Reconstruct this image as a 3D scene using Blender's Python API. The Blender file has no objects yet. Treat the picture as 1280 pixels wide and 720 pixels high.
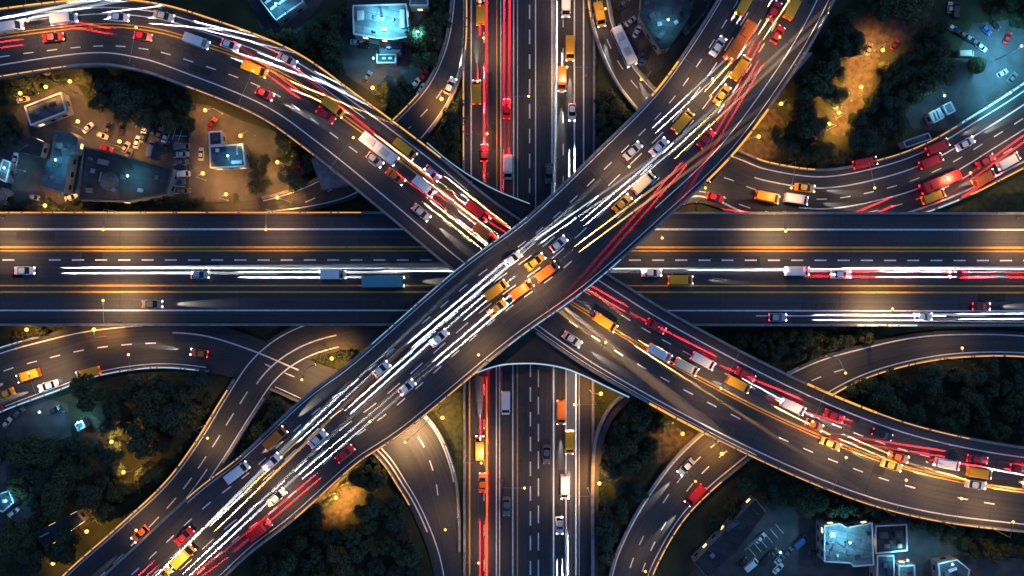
import bpy, bmesh, math, random
from mathutils import Vector, Matrix
R = math.radians
rng = random.Random(11)
sc = bpy.context.scene
COL = sc.collection
# ------------------------------------------------------------------ camera, sky, moon, exposure
H = 230.0                       # drone height
WID = 232.7                     # metres seen across at ground level
cam = bpy.data.cameras.new('drone_camera'); camo = bpy.data.objects.new('drone_camera', cam); COL.objects.link(camo)
cam.sensor_width = 36; cam.lens = 36 * H / WID; cam.clip_start = 1; cam.clip_end = 6000
camo.location = (0, 0, H); sc.camera = camo
w = bpy.data.worlds.new('World'); sc.world = w; w.use_nodes = True
nt = w.node_tree; bg = nt.nodes['Background']
sky = nt.nodes.new('ShaderNodeTexSky'); sky.sky_type = 'NISHITA'; sky.sun_disc = False
sky.sun_elevation = R(-2.0); sky.sun_rotation = R(120)
tint = nt.nodes.new('ShaderNodeMix'); tint.data_type = 'RGBA'; tint.blend_type = 'MULTIPLY'; tint.inputs[0].default_value = 1
tint.inputs[7].default_value = (.36, .76, 1.5, 1)              # deep blue night cast
nt.links.new(sky.outputs[0], tint.inputs[6]); nt.links.new(tint.outputs[2], bg.inputs[0]); bg.inputs[1].default_value = 2.15
sl = bpy.data.lights.new('moon', 'SUN'); sl.energy = 0.18; sl.angle = R(0.5); sl.color = (0.62, 0.78, 1.0)
slo = bpy.data.objects.new('moon', sl); COL.objects.link(slo); slo.rotation_euler = (R(38), 0, R(120))
sc.view_settings.view_transform = 'Standard'; sc.view_settings.look = 'None'
sc.view_settings.exposure = 0.0; sc.view_settings.gamma = 1
sc.cycles.use_denoising = True; sc.cycles.max_bounces = 4; sc.cycles.diffuse_bounces = 2
sc.cycles.glossy_bounces = 2; sc.cycles.sample_clamp_indirect = 4; sc.cycles.sample_clamp_direct = 0
sc.cycles.use_light_tree = True
LAMP = 0.9                      # street lighting
BEAM = 1.0                      # headlamps
TAIL = 1.0
# ------------------------------------------------------------------ helpers
def P(x, y, z=0.0):
    k = WID * (H - z) / H / 1280.0
    return Vector(((x - 640) * k, (360 - y) * k, z))
def m_of(px, z=0.0):
    return px * WID * (H - z) / H / 1280.0
def link(o, parent=None):
    COL.objects.link(o)
    if parent is not None: o.parent = parent
    return o
def obj(name, bm, mat, parent=None, loc=None):
    me = bpy.data.meshes.new(name); bm.to_mesh(me); bm.free()
    for mm in (mat if isinstance(mat, (list, tuple)) else [mat]): me.materials.append(mm)
    o = bpy.data.objects.new(name, me); link(o, parent)
    if loc is not None: o.location = loc
    return o
def empty(name, loc=(0, 0, 0), rz=0):
    o = bpy.data.objects.new(name, None); o.empty_display_size = .5; link(o); o.location = loc; o.rotation_euler = (0, 0, rz); return o
def tag(o, label=None, cat=None, group=None, kind=None):
    if label: o['label'] = label
    if cat: o['category'] = cat
    if group: o['group'] = group
    if kind: o['kind'] = kind
    return o
KIDS = {}
def kids(o):
    return [c for c in o.children]
def copy_tree(o, parent=None):
    c = o.copy(); COL.objects.link(c)
    if parent is not None: c.parent = parent
    for ch in list(o.children): copy_tree(ch, c)
    return c
def bx(bm, x0, x1, y0, y1, z0, z1, mi=0, rot=0, c=(0, 0)):
    vs = []
    for z in (z0, z1):
        for x, y in ((x0, y0), (x1, y0), (x1, y1), (x0, y1)):
            if rot:
                dx, dy = x - c[0], y - c[1]
                x, y = c[0] + dx * math.cos(rot) - dy * math.sin(rot), c[1] + dx * math.sin(rot) + dy * math.cos(rot)
            vs.append(bm.verts.new((x, y, z)))
    for f in ((3, 2, 1, 0), (4, 5, 6, 7), (0, 1, 5, 4), (1, 2, 6, 5), (2, 3, 7, 6), (3, 0, 4, 7)):
        bm.faces.new([vs[i] for i in f]).material_index = mi
    return vs
def prism(bm, pts, z0, z1, mi=0, side_mi=None):
    a = [bm.verts.new((p[0], p[1], z0)) for p in pts]; b = [bm.verts.new((p[0], p[1], z1)) for p in pts]
    n = len(pts)
    area = sum(pts[i][0] * pts[(i + 1) % n][1] - pts[(i + 1) % n][0] * pts[i][1] for i in range(n))
    if area < 0: a.reverse(); b.reverse()
    bm.faces.new(b).material_index = mi
    bm.faces.new(list(reversed(a))).material_index = mi
    for i in range(n):
        f = bm.faces.new((a[i], a[(i + 1) % n], b[(i + 1) % n], b[i])); f.material_index = mi if side_mi is None else side_mi
def cyl(bm, c, r, z0, z1, n=16, r2=None, mi=0):
    r2 = r if r2 is None else r2
    a = [bm.verts.new((c[0] + r * math.cos(2 * math.pi * i / n), c[1] + r * math.sin(2 * math.pi * i / n), z0)) for i in range(n)]
    b = [bm.verts.new((c[0] + r2 * math.cos(2 * math.pi * i / n), c[1] + r2 * math.sin(2 * math.pi * i / n), z1)) for i in range(n)]
    bm.faces.new(b).material_index = mi; bm.faces.new(list(reversed(a))).material_index = mi
    for i in range(n): bm.faces.new((a[i], a[(i + 1) % n], b[(i + 1) % n], b[i])).material_index = mi
def ycyl(bm, c, r, y0, y1, n=14):
    a = [bm.verts.new((c[0] + r * math.cos(2 * math.pi * i / n), y0, c[1] + r * math.sin(2 * math.pi * i / n))) for i in range(n)]
    b = [bm.verts.new((c[0] + r * math.cos(2 * math.pi * i / n), y1, c[1] + r * math.sin(2 * math.pi * i / n))) for i in range(n)]
    bm.faces.new(a); bm.faces.new(list(reversed(b)))
    for i in range(n): bm.faces.new((a[(i + 1) % n], a[i], b[i], b[(i + 1) % n]))
def loft(bm, rings, mi=0, caps=True):
    vr = [[bm.verts.new(p) for p in r] for r in rings]
    n = len(vr[0])
    for a, b in zip(vr[:-1], vr[1:]):
        for i in range(n): bm.faces.new((a[i], a[(i + 1) % n], b[(i + 1) % n], b[i])).material_index = mi
    if caps:
        bm.faces.new(list(reversed(vr[0]))).material_index = mi; bm.faces.new(vr[-1]).material_index = mi
def fixn(bm):
    bmesh.ops.recalc_face_normals(bm, faces=bm.faces[:])
def tube(bm, p0, p1, r0, r1, n=6):
    p0, p1 = Vector(p0), Vector(p1); d = (p1 - p0).normalized(); u = d.orthogonal().normalized(); v = d.cross(u)
    a = [bm.verts.new(p0 + (u * math.cos(2 * math.pi * i / n) + v * math.sin(2 * math.pi * i / n)) * r0) for i in range(n)]
    b = [bm.verts.new(p1 + (u * math.cos(2 * math.pi * i / n) + v * math.sin(2 * math.pi * i / n)) * r1) for i in range(n)]
    for i in range(n): bm.faces.new((a[i], a[(i + 1) % n], b[(i + 1) % n], b[i]))
    bm.faces.new(list(reversed(a))); bm.faces.new(b)
# ------------------------------------------------------------------ materials
def mat(name, col, rough=.6, metal=0., var=.0, scale=1., col2=None, emit=None, es=0, bump=0., detail=4, coat=0):
    m = bpy.data.materials.new(name); m.use_nodes = True; n = m.node_tree; b = n.nodes['Principled BSDF']
    b.inputs['Roughness'].default_value = rough; b.inputs['Metallic'].default_value = metal
    b.inputs['Coat Weight'].default_value = coat
    if emit:
        m.cycles.emission_sampling = 'NONE'      # tiny lenses: their light is the lamp inside them
        b.inputs['Emission Color'].default_value = (*emit, 1); b.inputs['Emission Strength'].default_value = es
    c2 = col2 or tuple(max(0, c * (1 - var)) for c in col)
    if var or col2:
        tc = n.nodes.new('ShaderNodeNewGeometry')
        no = n.nodes.new('ShaderNodeTexNoise'); no.inputs['Scale'].default_value = scale; no.inputs['Detail'].default_value = detail
        cr = n.nodes.new('ShaderNodeValToRGB'); cr.color_ramp.elements[0].position = .35; cr.color_ramp.elements[1].position = .68
        cr.color_ramp.elements[0].color = (*c2, 1); cr.color_ramp.elements[1].color = (*col, 1)
        n.links.new(tc.outputs['Position'], no.inputs['Vector']); n.links.new(no.outputs['Fac'], cr.inputs[0]); n.links.new(cr.outputs[0], b.inputs['Base Color'])
        if bump:
            bp = n.nodes.new('ShaderNodeBump'); bp.inputs['Strength'].default_value = bump; bp.inputs['Distance'].default_value = .1
            n.links.new(no.outputs['Fac'], bp.inputs['Height']); n.links.new(bp.outputs[0], b.inputs['Normal'])
    else:
        b.inputs['Base Color'].default_value = (*col, 1)
    return m
def roofing(name, col, k=.5, pw=2.6):
    m = mat(name, col, .8, var=.45, scale=.45, detail=8); n = m.node_tree; b = n.nodes['Principled BSDF']; L = n.links.new
    src = b.inputs['Base Color'].links[0].from_socket; g = n.nodes.new('ShaderNodeNewGeometry')
    mp = n.nodes.new('ShaderNodeMapping'); mp.inputs['Rotation'].default_value = (0, 0, R(12)); L(g.outputs['Position'], mp.inputs[0])
    br = n.nodes.new('ShaderNodeTexBrick'); br.inputs['Scale'].default_value = 1; br.inputs['Brick Width'].default_value = pw * 1.7; br.inputs['Row Height'].default_value = pw * .6; br.inputs['Mortar Size'].default_value = .05
    br.inputs['Color1'].default_value = (1, 1, 1, 1); br.inputs['Color2'].default_value = (k, k, k, 1); br.inputs['Mortar'].default_value = (.3, .3, .3, 1); L(mp.outputs[0], br.inputs['Vector'])
    mx = n.nodes.new('ShaderNodeMix'); mx.data_type = 'RGBA'; mx.blend_type = 'MULTIPLY'; mx.inputs[0].default_value = 1; L(src, mx.inputs[6]); L(br.outputs[0], mx.inputs[7]); L(mx.outputs[2], b.inputs['Base Color']); return m
def asphalt(name, col, k=.45):
    """worn asphalt: wheel-track streaks run along the road (UV.x = metres along, UV.y = metres across) plus grain and patches"""
    m = bpy.data.materials.new(name); m.use_nodes = True; n = m.node_tree; b = n.nodes['Principled BSDF']; L = n.links.new
    uv = n.nodes.new('ShaderNodeUVMap')
    mp = n.nodes.new('ShaderNodeMapping'); mp.inputs['Scale'].default_value = (.012, 1.7, 1)
    s1 = n.nodes.new('ShaderNodeTexNoise'); s1.inputs['Scale'].default_value = 1.0; s1.inputs['Detail'].default_value = 5
    mp2 = n.nodes.new('ShaderNodeMapping'); mp2.inputs['Scale'].default_value = (.05, .2, 1)
    s2 = n.nodes.new('ShaderNodeTexNoise'); s2.inputs['Scale'].default_value = 1.0; s2.inputs['Detail'].default_value = 3
    g = n.nodes.new('ShaderNodeNewGeometry'); s3 = n.nodes.new('ShaderNodeTexNoise'); s3.inputs['Scale'].default_value = 3.5; s3.inputs['Detail'].default_value = 6
    L(uv.outputs[0], mp.inputs[0]); L(mp.outputs[0], s1.inputs['Vector']); L(uv.outputs[0], mp2.inputs[0]); L(mp2.outputs[0], s2.inputs['Vector']); L(g.outputs['Position'], s3.inputs['Vector'])
    a1 = n.nodes.new('ShaderNodeMath'); a1.operation = 'ADD'; L(s1.outputs['Fac'], a1.inputs[0]); L(s2.outputs['Fac'], a1.inputs[1])
    a2 = n.nodes.new('ShaderNodeMath'); a2.operation = 'MULTIPLY_ADD'; L(s3.outputs['Fac'], a2.inputs[0]); a2.inputs[1].default_value = .5; L(a1.outputs[0], a2.inputs[2])
    cr = n.nodes.new('ShaderNodeMapRange'); cr.inputs['From Min'].default_value = .85; cr.inputs['From Max'].default_value = 1.6
    cr.inputs['To Min'].default_value = 1 - k; cr.inputs['To Max'].default_value = 1 + k; L(a2.outputs[0], cr.inputs[0])
    mx = n.nodes.new('ShaderNodeVectorMath'); mx.operation = 'SCALE'; mx.inputs[0].default_value = col; L(cr.outputs[0], mx.inputs['Scale'])
    L(mx.outputs[0], b.inputs['Base Color']); b.inputs['Roughness'].default_value = .62
    return m
M = {}
M['asphalt'] = asphalt('asphalt', (.034, .033, .036), .65)
M['lot'] = mat('lot_asphalt', (.075, .074, .08), .8, var=.5, scale=.35, detail=7)
M['lot_pale'] = mat('lot_concrete', (.115, .11, .108), .85, var=.4, scale=.4, detail=7)
M['white'] = mat('white_paint', (.84, .84, .82), .6, var=.22, scale=1.3, detail=6)
M['yellow'] = mat('yellow_paint', (.86, .38, .02), .6, var=.22, scale=1.3, detail=6)
M['concrete'] = mat('concrete', (.30, .295, .29), .85, var=.4, scale=.8, detail=6)
M['conc_dark'] = mat('dark_concrete', (.10, .10, .105), .85, var=.45, scale=.8, detail=6)
M['steel'] = mat('steel', (.35, .36, .38), .4, .8)
M['ground'] = mat('grass_and_soil', (.045, .052, .022), .95, col2=(.020, .026, .010), scale=.16, detail=9, bump=.4)
M['soil'] = mat('bare_soil', (.13, .10, .06), .95, col2=(.035, .03, .018), scale=.8, detail=9, bump=.5)
M['grass'] = mat('grass', (.075, .085, .03), .95, col2=(.03, .04, .014), scale=.9, detail=8, bump=.5)
M['bark'] = mat('bark', (.09, .065, .045), .9, var=.4, scale=4)
LEAF = [mat('leaf_a', (.052, .088, .030), .7, col2=(.018, .034, .013), scale=2.2),
        mat('leaf_b', (.036, .072, .034), .7, col2=(.012, .028, .015), scale=2.6),
        mat('leaf_c', (.078, .092, .026), .7, col2=(.026, .034, .010), scale=2.2)]
M['glass'] = mat('car_glass', (.012, .014, .018), .08, coat=.5)
M['tyre'] = mat('tyre', (.02, .02, .02), .8); M['rim'] = mat('rim', (.4, .4, .42), .35, .9)
M['head'] = mat('headlamp_lit', (.8, .8, .8), .2, emit=(1, .95, .86), es=14)
M['tail'] = mat('tail_lamp_lit', (.3, .01, .01), .2, emit=(1, .02, .02), es=9)
M['headdip'] = mat('headlamp_dipped', (.8, .8, .8), .2, emit=(1, .95, .86), es=1.2)
M['dimlamp'] = mat('lamp_unlit', (.5, .5, .5), .15); M['redlens'] = mat('red_lens', (.25, .01, .01), .2)
M['amber'] = mat('amber_edge_glow', (.5, .3, .05), .3, emit=(1, .40, .03), es=1.25)  # emission stands for orange light falling on parapet edges
M['cool'] = mat('cool_edge_glow', (.5, .6, .6), .3, emit=(.45, .8, 1), es=.6)  # emission stands for cyan-white light on the edges
M['sodium'] = mat('sodium_lens', (.5, .3, .1), .3, emit=(1, .46, .07), es=3.4)
M['coldlens'] = mat('cold_lens', (.5, .6, .6), .3, emit=(.5, .9, 1), es=4)
M['roof_grey'] = roofing('grey_roofing', (.15, .16, .17))
M['roof_dark'] = roofing('dark_roofing', (.045, .05, .055))
M['roof_blue'] = roofing('blue_grey_roofing', (.11, .16, .20))
M['roof_pale'] = roofing('pale_roofing', (.30, .32, .33))
M['wallp'] = mat('render_wall', (.42, .40, .37), .85, var=.3, scale=.6)
M['trim'] = mat('white_trim', (.75, .75, .73), .6)
M['winlit'] = mat('lit_window', (.3, .25, .2), .2, emit=(1, .62, .25), es=2.2)
M['windark'] = mat('dark_window', (.02, .025, .03), .1)
PAINT = {k: mat('paint_' + k, c, .32, 0, coat=.4) for k, c in dict(white=(.80, .80, .79), silver=(.45, .47, .50), grey=(.12, .125, .13), black=(.015, .015, .017),
         red=(.62, .012, .016), yellow=(.84, .40, .008), orange=(.75, .17, .01), cream=(.78, .66, .45), teal=(.10, .36, .42), blue=(.03, .08, .25)).items()}
# ------------------------------------------------------------------ roads: centre lines in photo pixels at their own height
def catmull(pts, step=4.0):
    out = []
    n = len(pts)
    for i in range(n - 1):
        p0 = pts[max(i - 1, 0)]; p1 = pts[i]; p2 = pts[i + 1]; p3 = pts[min(i + 2, n - 1)]
        d = math.hypot(p2[0] - p1[0], p2[1] - p1[1]); k = max(2, int(d / step))
        for j in range(k):
            t = j / k
            out.append([.5 * ((2 * b) + (-a + c) * t + (2 * a - 5 * b + 4 * c - d_) * t * t + (-a + 3 * b - 3 * c + d_) * t ** 3) for a, b, c, d_ in zip(p0, p1, p2, p3)])
    out.append(list(pts[-1]))
    if len(pts[0]) == 4:                         # heights: straight grades with eased ends, never overshooting
        i = 0
        for a, b in zip(pts[:-1], pts[1:]):
            k = max(2, int(math.hypot(b[0] - a[0], b[1] - a[1]) / step))
            for j in range(k): out[i + j][3] = a[3] + (b[3] - a[3]) * j / k
            i += k
        for r_ in range(8):
            z = [o[3] for o in out]
            for q in range(1, len(out) - 1): out[q][3] = (z[q - 1] + z[q] + z[q + 1]) / 3
    return out
class Road:
    def __init__(s, key, pts, thick=1.3, solid=False):
        s.key = key
        q = catmull(pts)                       # x, y, width(px), z
        s.q = q; N = len(q); s.S = [0]
        for a, b in zip(q[:-1], q[1:]): s.S.append(s.S[-1] + math.hypot(b[0] - a[0], b[1] - a[1]))
        s.len = s.S[-1]; s.T = []
        for i in range(N):
            a = q[max(i - 1, 0)]; b = q[min(i + 1, N - 1)]; d = math.hypot(b[0] - a[0], b[1] - a[1]); s.T.append(((b[0] - a[0]) / d, (b[1] - a[1]) / d))
        s.thick, s.solid = thick, solid
    def idx(s, u):
        u = min(max(u, 0), s.len - 1e-6); lo, hi = 0, len(s.S) - 1
        while hi - lo > 1:
            m = (lo + hi) // 2
            if s.S[m] <= u: lo = m
            else: hi = m
        f = (u - s.S[lo]) / (s.S[hi] - s.S[lo]); return lo, f
    def sample(s, u):
        i, f = s.idx(u); a, b = s.q[i], s.q[i + 1]
        q = [x + (y - x) * f for x, y in zip(a, b)]
        t = (s.T[i][0] * (1 - f) + s.T[i + 1][0] * f, s.T[i][1] * (1 - f) + s.T[i + 1][1] * f); l = math.hypot(*t)
        return q, (t[0] / l, t[1] / l)
    def pos(s, u, off, dz=0):                  # off: pixels right of travel (screen-down for roads drawn left to right)
        q, t = s.sample(u); p = P(q[0] - t[1] * off, q[1] + t[0] * off, q[3]); p.z += dz; return p
    def edge(s, u, side, inset=0):
        q, t = s.sample(u); return side * (q[2] / 2 - inset)
    def heading(s, u):
        q, t = s.sample(u); return math.atan2(-t[1], t[0])
    def proj(s, x, y):
        best = min(range(len(s.q)), key=lambda i: (s.q[i][0] - x) ** 2 + (s.q[i][1] - y) ** 2)
        t = s.T[best]; dx, dy = x - s.q[best][0], y - s.q[best][1]
        return s.S[best] + dx * t[0] + dy * t[1], -t[1] * dx + t[0] * dy
    def inside(s, x, y, pad=0):
        for q in s.q[::2]:
            if (q[0] - x) ** 2 + (q[1] - y) ** 2 < (q[2] / 2 + pad) ** 2: return True
        return False
    def build(s, material):
        bm = bmesh.new(); uvl = bm.loops.layers.uv.new('UVMap'); rows = []
        for i, q in enumerate(s.q):
            u = s.S[i]; r = []
            for side in (-1, 1):
                p = s.pos(u, side * q[2] / 2); zb = -.2 if s.solid else p.z - s.thick
                r += [bm.verts.new(p), bm.verts.new((p.x, p.y, zb))]
            rows.append((r, m_of(u, q[3]), m_of(q[2] / 2, q[3])))
        for (a, ua, wa), (b, ub, wb) in zip(rows[:-1], rows[1:]):
            f = bm.faces.new((a[0], a[2], b[2], b[0]))
            for l, uv in zip(f.loops, ((ua, -wa), (ua, wa), (ub, wb), (ub, -wb))): l[uvl].uv = uv
            for g in ((a[0], b[0], b[1], a[1]), (a[2], a[3], b[3], b[2]), (a[1], b[1], b[3], a[3])): bm.faces.new(g).material_index = 1
        bm.faces.new([rows[0][0][i] for i in (0, 1, 3, 2)]).material_index = 1; bm.faces.new([rows[-1][0][i] for i in (0, 2, 3, 1)]).material_index = 1
        fixn(bm)
        s.ob = tag(obj('road', bm, [material, M['conc_dark']]), kind='structure'); return s.ob
    def strip(s, bm, o0, o1, u0, u1, dz, step=6, fn=None):
        n = max(1, int((u1 - u0) / step)); prev = None
        for i in range(n + 1):
            u = u0 + (u1 - u0) * i / n
            a0, a1 = (o0, o1) if fn is None else fn(u)
            c = (bm.verts.new(s.pos(u, a0, dz)), bm.verts.new(s.pos(u, a1, dz)))
            if prev: bm.faces.new((prev[0], c[0], c[1], prev[1]))
            prev = c
    def box(s, bm, fn, u0, u1, z0, z1, step=5):
        n = max(1, int((u1 - u0) / step)); prev = None; first = None
        for i in range(n + 1):
            u = u0 + (u1 - u0) * i / n; a0, a1 = fn(u)
            c = [bm.verts.new(s.pos(u, a0, z0)), bm.verts.new(s.pos(u, a1, z0)), bm.verts.new(s.pos(u, a1, z1)), bm.verts.new(s.pos(u, a0, z1))]
            if prev:
                for k in range(4): bm.faces.new((prev[k], prev[(k + 1) % 4], c[(k + 1) % 4], c[k]))
            else: bm.faces.new(c)
            prev = c
        bm.faces.new(list(reversed(prev)))
DECK_A, DECK_B, DECK_C, RAMP = 16.5, 11.0, 5.5, 1.0
A = Road('A', [(60, 870, 112, 16.5), (128, 795, 110, 16.5), (205, 722, 108, 16.5), (277, 654, 106, 16.5), (336, 608, 106, 16.5), (413, 538, 108, 16.5), (478, 491, 112, 16.5), (604, 384, 117, 16.5),
              (696, 316, 119, 16.5), (787, 233, 123, 16.5), (868, 153, 127, 16.5), (933, 63, 130, 16.5), (975, -10, 132, 16.5), (1010, -90, 132, 16.5), (1030, -170, 132, 16.5)])
B = Road('B', [(-150, 85, 86, 11), (-60, 67, 86, 11), (0, 55, 86, 11), (112, 41, 84, 11), (180, 46, 88, 11), (242, 64, 92, 11), (343, 104, 95, 11), (416, 154, 95, 11), (515, 231, 100, 11), (599, 300, 102, 11), (727, 388, 114, 11),
              (816, 443, 114, 11), (953, 515, 114, 11), (1074, 567, 114, 11), (1167, 594, 112, 11), (1275, 611, 107, 11), (1400, 622, 106, 11), (1500, 625, 106, 11)])
C = Road('C', [(-200, 336, 143, 5.5), (200, 336, 143, 5.5), (640, 336, 143, 5.5), (1100, 336.5, 143, 5.5), (1480, 337, 143, 5.5)])
D = Road('D', [(661, -180, 166, .12), (661, 0, 166, .12), (661, 200, 166, .12), (661, 470, 164, .12), (661, 720, 164, .12), (661, 900, 164, .12)], solid=True)
E = Road('E', [(790, 240, 74, 1.0), (860, 216, 76, 1.0), (905, 222, 76, 1), (952, 240, 78, 1), (1029, 251, 80, 1), (1110, 238, 82, 1), (1176, 215, 84, 1), (1238, 182, 90, 1), (1305, 142, 95, 1), (1390, 80, 96, 1), (1450, 30, 96, 1)], solid=True)
F = Road('F', [(-130, 532, 76, 1), (-60, 502, 76, 1), (0, 475, 78, 1), (60, 455, 74, 1), (120, 438, 66, 1), (190, 430, 62, 1), (250, 433, 62, 1), (310, 448, 56, 1), (370, 472, 54, 1), (430, 500, 62, 1),
              (500, 543, 82, 1), (531, 592, 76, 1), (548, 645, 56, 1), (558, 705, 36, .6), (563, 780, 28, .3), (565, 860, 26, .3)], solid=True)
F2 = Road('F2', [(480, 412, 40, .97), (420, 416, 46, .97), (370, 432, 48, .97), (330, 462, 48, .97), (297, 510, 47, 2.4), (262, 566, 46, 5.6), (222, 620, 48, 8.6), (162, 680, 54, 11.4), (90, 750, 60, 12.4), (30, 830, 60, 12.4)], solid=True)
I = Road('I', [(780, 800, 52, 1), (787, 725, 54, 1), (806, 676, 56, 1), (834, 630, 58, 1), (868, 590, 64, 1), (912, 552, 66, 1), (970, 508, 62, 1), (1024, 474, 52, 1), (1080, 452, 42, 1), (1145, 436, 38, 1), (1210, 430, 34, 1), (1290, 432, 32, 1), (1400, 448, 32, 1)], solid=True)
J = Road('J', [(270, 266, 20, 1), (330, 258, 24, 1), (385, 246, 34, 1), (430, 228, 46, 1), (470, 200, 50, 1), (515, 158, 46, 1), (548, 116, 40, 1), (566, 70, 32, 1), (573, 20, 24, 1), (574, -60, 18, 1), (574, -160, 16, 1)], solid=True)
L = Road('L', [(744, -160, 28, 1), (745, -60, 28, 1), (748, 0, 29, 1), (758, 45, 30, 1), (781, 92, 34, 1), (812, 130, 38, 1), (850, 172, 42, 1), (900, 214, 44, 1.0)], solid=True)
H1 = Road('H1', [(810, 470, 14, 1.2), (786, 494, 14, 1.2), (764, 515, 14, 1.2), (749, 548, 13, 1.2), (744, 590, 11, 1.2), (743, 650, 9, 1.2), (743, 720, 9, 1.2), (743, 860, 9, 1.2)], solid=True)
ROADS = [A, B, C, D, E, F, F2, I, J, L, H1]
for r in ROADS: r.build(M['asphalt'])
gb = bmesh.new(); uvl = gb.loops.layers.uv.new('UVMap')
bmesh.ops.create_grid(gb, x_segments=2, y_segments=2, size=3000)
tag(obj('ground', gb, M['ground']), kind='structure')
# slabs that fill the gores where ramps leave the diagonal viaduct
def slab(pts, z, th, m=None):
    bm = bmesh.new(); prism(bm, [P(x, y, z) for x, y in pts], z - th, z, 0, 1); bmesh.ops.recalc_face_normals(bm, faces=bm.faces[:])
    return tag(obj('bridge_deck', bm, [m or M['gore'], M['conc_dark']]), kind='structure')
M['gore'] = mat('gore_asphalt', (.030, .030, .034), .8, var=.4, scale=.5, detail=6)
slab([(570, 478), (600, 463), (622, 456), (641, 453), (673, 453), (705, 459), (733, 470), (760, 483), (790, 497), (800, 440), (700, 380), (610, 400)], 10.75, 1.0)
slab([(500, 152), (532, 178), (560, 202), (589, 222), (622, 240), (664, 256), (680, 290), (620, 310), (540, 230)], 10.75, 1.0)
# ------------------------------------------------------------------ lane markings; a few white lines draw headlight streaks in paint
def paint(road, lines):
    bms = {'white': bmesh.new(), 'yellow': bmesh.new()}
    for l in lines:
        col, kind, off, u0, u1 = l[:5]; wd = l[5] if len(l) > 5 else 1.1
        frm = l[6] if len(l) > 6 else 'N'
        bm = bms[col]; u0 = 0 if u0 is None else u0; u1 = road.len if u1 is None else u1
        def off_at(u, off=off, frm=frm):
            w_ = road.sample(u)[0][2]
            return off - w_ / 2 if frm == 'N' else (w_ / 2 - off if frm == 'S' else off)
        def fn(u, wd=wd * 1.25, off_at=off_at):
            o = off_at(u); return (o - wd / 2, o + wd / 2)
        if kind == 'solid': road.strip(bm, 0, 0, u0, u1, .06 if road is F2 else .012, 6, fn)
        else:
            ln, gap = kind; u = u0
            while u + ln < u1:
                if rng.random() > .04: road.strip(bm, 0, 0, u, u + ln, .06 if road is F2 else .012, 6, fn)
                u += ln + gap
    for c, bm in bms.items():
        if len(bm.faces): 
            o = obj('lane_marking', bm, M[c], road.ob); tag(o, kind='structure')
        else: bm.free()
def joints(r, every=150):
    bm = bmesh.new(); u = 50
    while u < r.len:
        h = r.sample(u)[0][2] / 2 - 3; r.strip(bm, -h, h, u - .35, u + .35, .006, 2); u += every
    tag(obj('expansion_joint', bm, M['joint'], r.ob), kind='structure')
M['joint'] = mat('rubber_joint', (.012, .012, .013), .7)
for r in (A, B, C): joints(r)
M['patch'] = mat('patched_asphalt', (.022, .022, .024), .7, var=.4, scale=1.2, detail=6); M['patch_old'] = mat('worn_asphalt', (.052, .05, .05), .75, var=.45, scale=1.2, detail=6)
pr = random.Random(3)
for r, n in ((A, 12), (B, 12), (C, 14), (D, 14)):
    for key in ('patch', 'patch_old'):
        bm = bmesh.new()
        for k in range(n):
            u = pr.uniform(20, r.len - 80); hw = r.sample(u)[0][2] / 2 - 14; o = pr.uniform(-hw, hw); r.strip(bm, o - pr.uniform(3, 8), o + pr.uniform(3, 8), u, u + pr.uniform(8, 55), .004 if key == 'patch' else .0025, 5)
        tag(obj('road_patch', bm, M[key], r.ob), kind='structure')
dash = (13, 17)
def pj(r, x, y): return r.proj(x, y)[0]
A_U = pj(A, 244, 640)
paint(A, [('white', 'solid', 5.5, A_U, None, .9), ('white', dash, 24, None, None), ('white', (20, 18), 42.3, None, None), ('white', (20, 18), 61, None, None), ('white', dash, 79.5, None, None), ('white', 'solid', 7, None, None, .9, 'S'), ('white', 'solid', 20, pj(A, 800, 240), None, 1.0, 'S')])
uB = pj(B, 640, 330)
paint(B, [('white', 'solid', 11, None, pj(B, 560, 268), 1.3), ('white', 'solid', 19, None, pj(B, 440, 170), 1.0), ('yellow', 'solid', 31.5, None, uB, 1.1), ('yellow', 'solid', 35.5, None, uB, 1.4), ('white', dash, 59, None, uB),  # upper white edge lines also draw headlight streaks in paint
          ('white', 'solid', 17, None, uB, 1.2, 'S'), ('white', 'solid', 14, uB, None, 1.3), ('white', dash, 35, uB, None), ('yellow', 'solid', 54, uB, None, 1.5), ('yellow', 'solid', 57.5, uB, None, 1.1), ('white', (13, 20), 77, uB, None, 1.3),
          ('white', 'solid', 10, uB, None, 1.3, 'S'), ('white', 'solid', 5, uB, pj(B, 960, 540), .8, 'S')])
paint(C, [('white', 'solid', 22, None, None, 1.8), ('yellow', 'solid', 44.5, None, None, 2.0), ('yellow', 'solid', 49, None, None, 1.3), ('white', (15, 14), 60.5, None, None, 1.4), ('white', 'solid', 71, pj(C, 150, 336), None, 1.3),
          ('yellow', 'solid', 92.5, None, None, 1.6), ('yellow', 'solid', 100.5, None, None, 1.7), ('white', 'solid', 123.5, None, None, 1.4), ('white', 'solid', 130, pj(C, 945, 336), pj(C, 1183, 336), 1.1)])  # last short white line draws a headlight streak in paint
def dx(x): return 661 - x                       # D runs down the picture, so right of travel is screen-left
uD = pj(D, 661, 360)
dl = []
for x, c, wdt in ((589, 'white', 1.3), (621, 'yellow', 1.1), (626, 'white', 1.0), (642, 'white', 1.1), (647, 'white', .7), (669.5, 'white', 1.1), (690, 'white', 1.3), (692.5, 'white', .8), (718, 'white', 1.3), (729.5, 'white', 1.3)):
    dl.append((c, 'solid', dx(x), None, uD, wdt, 'M'))
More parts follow.
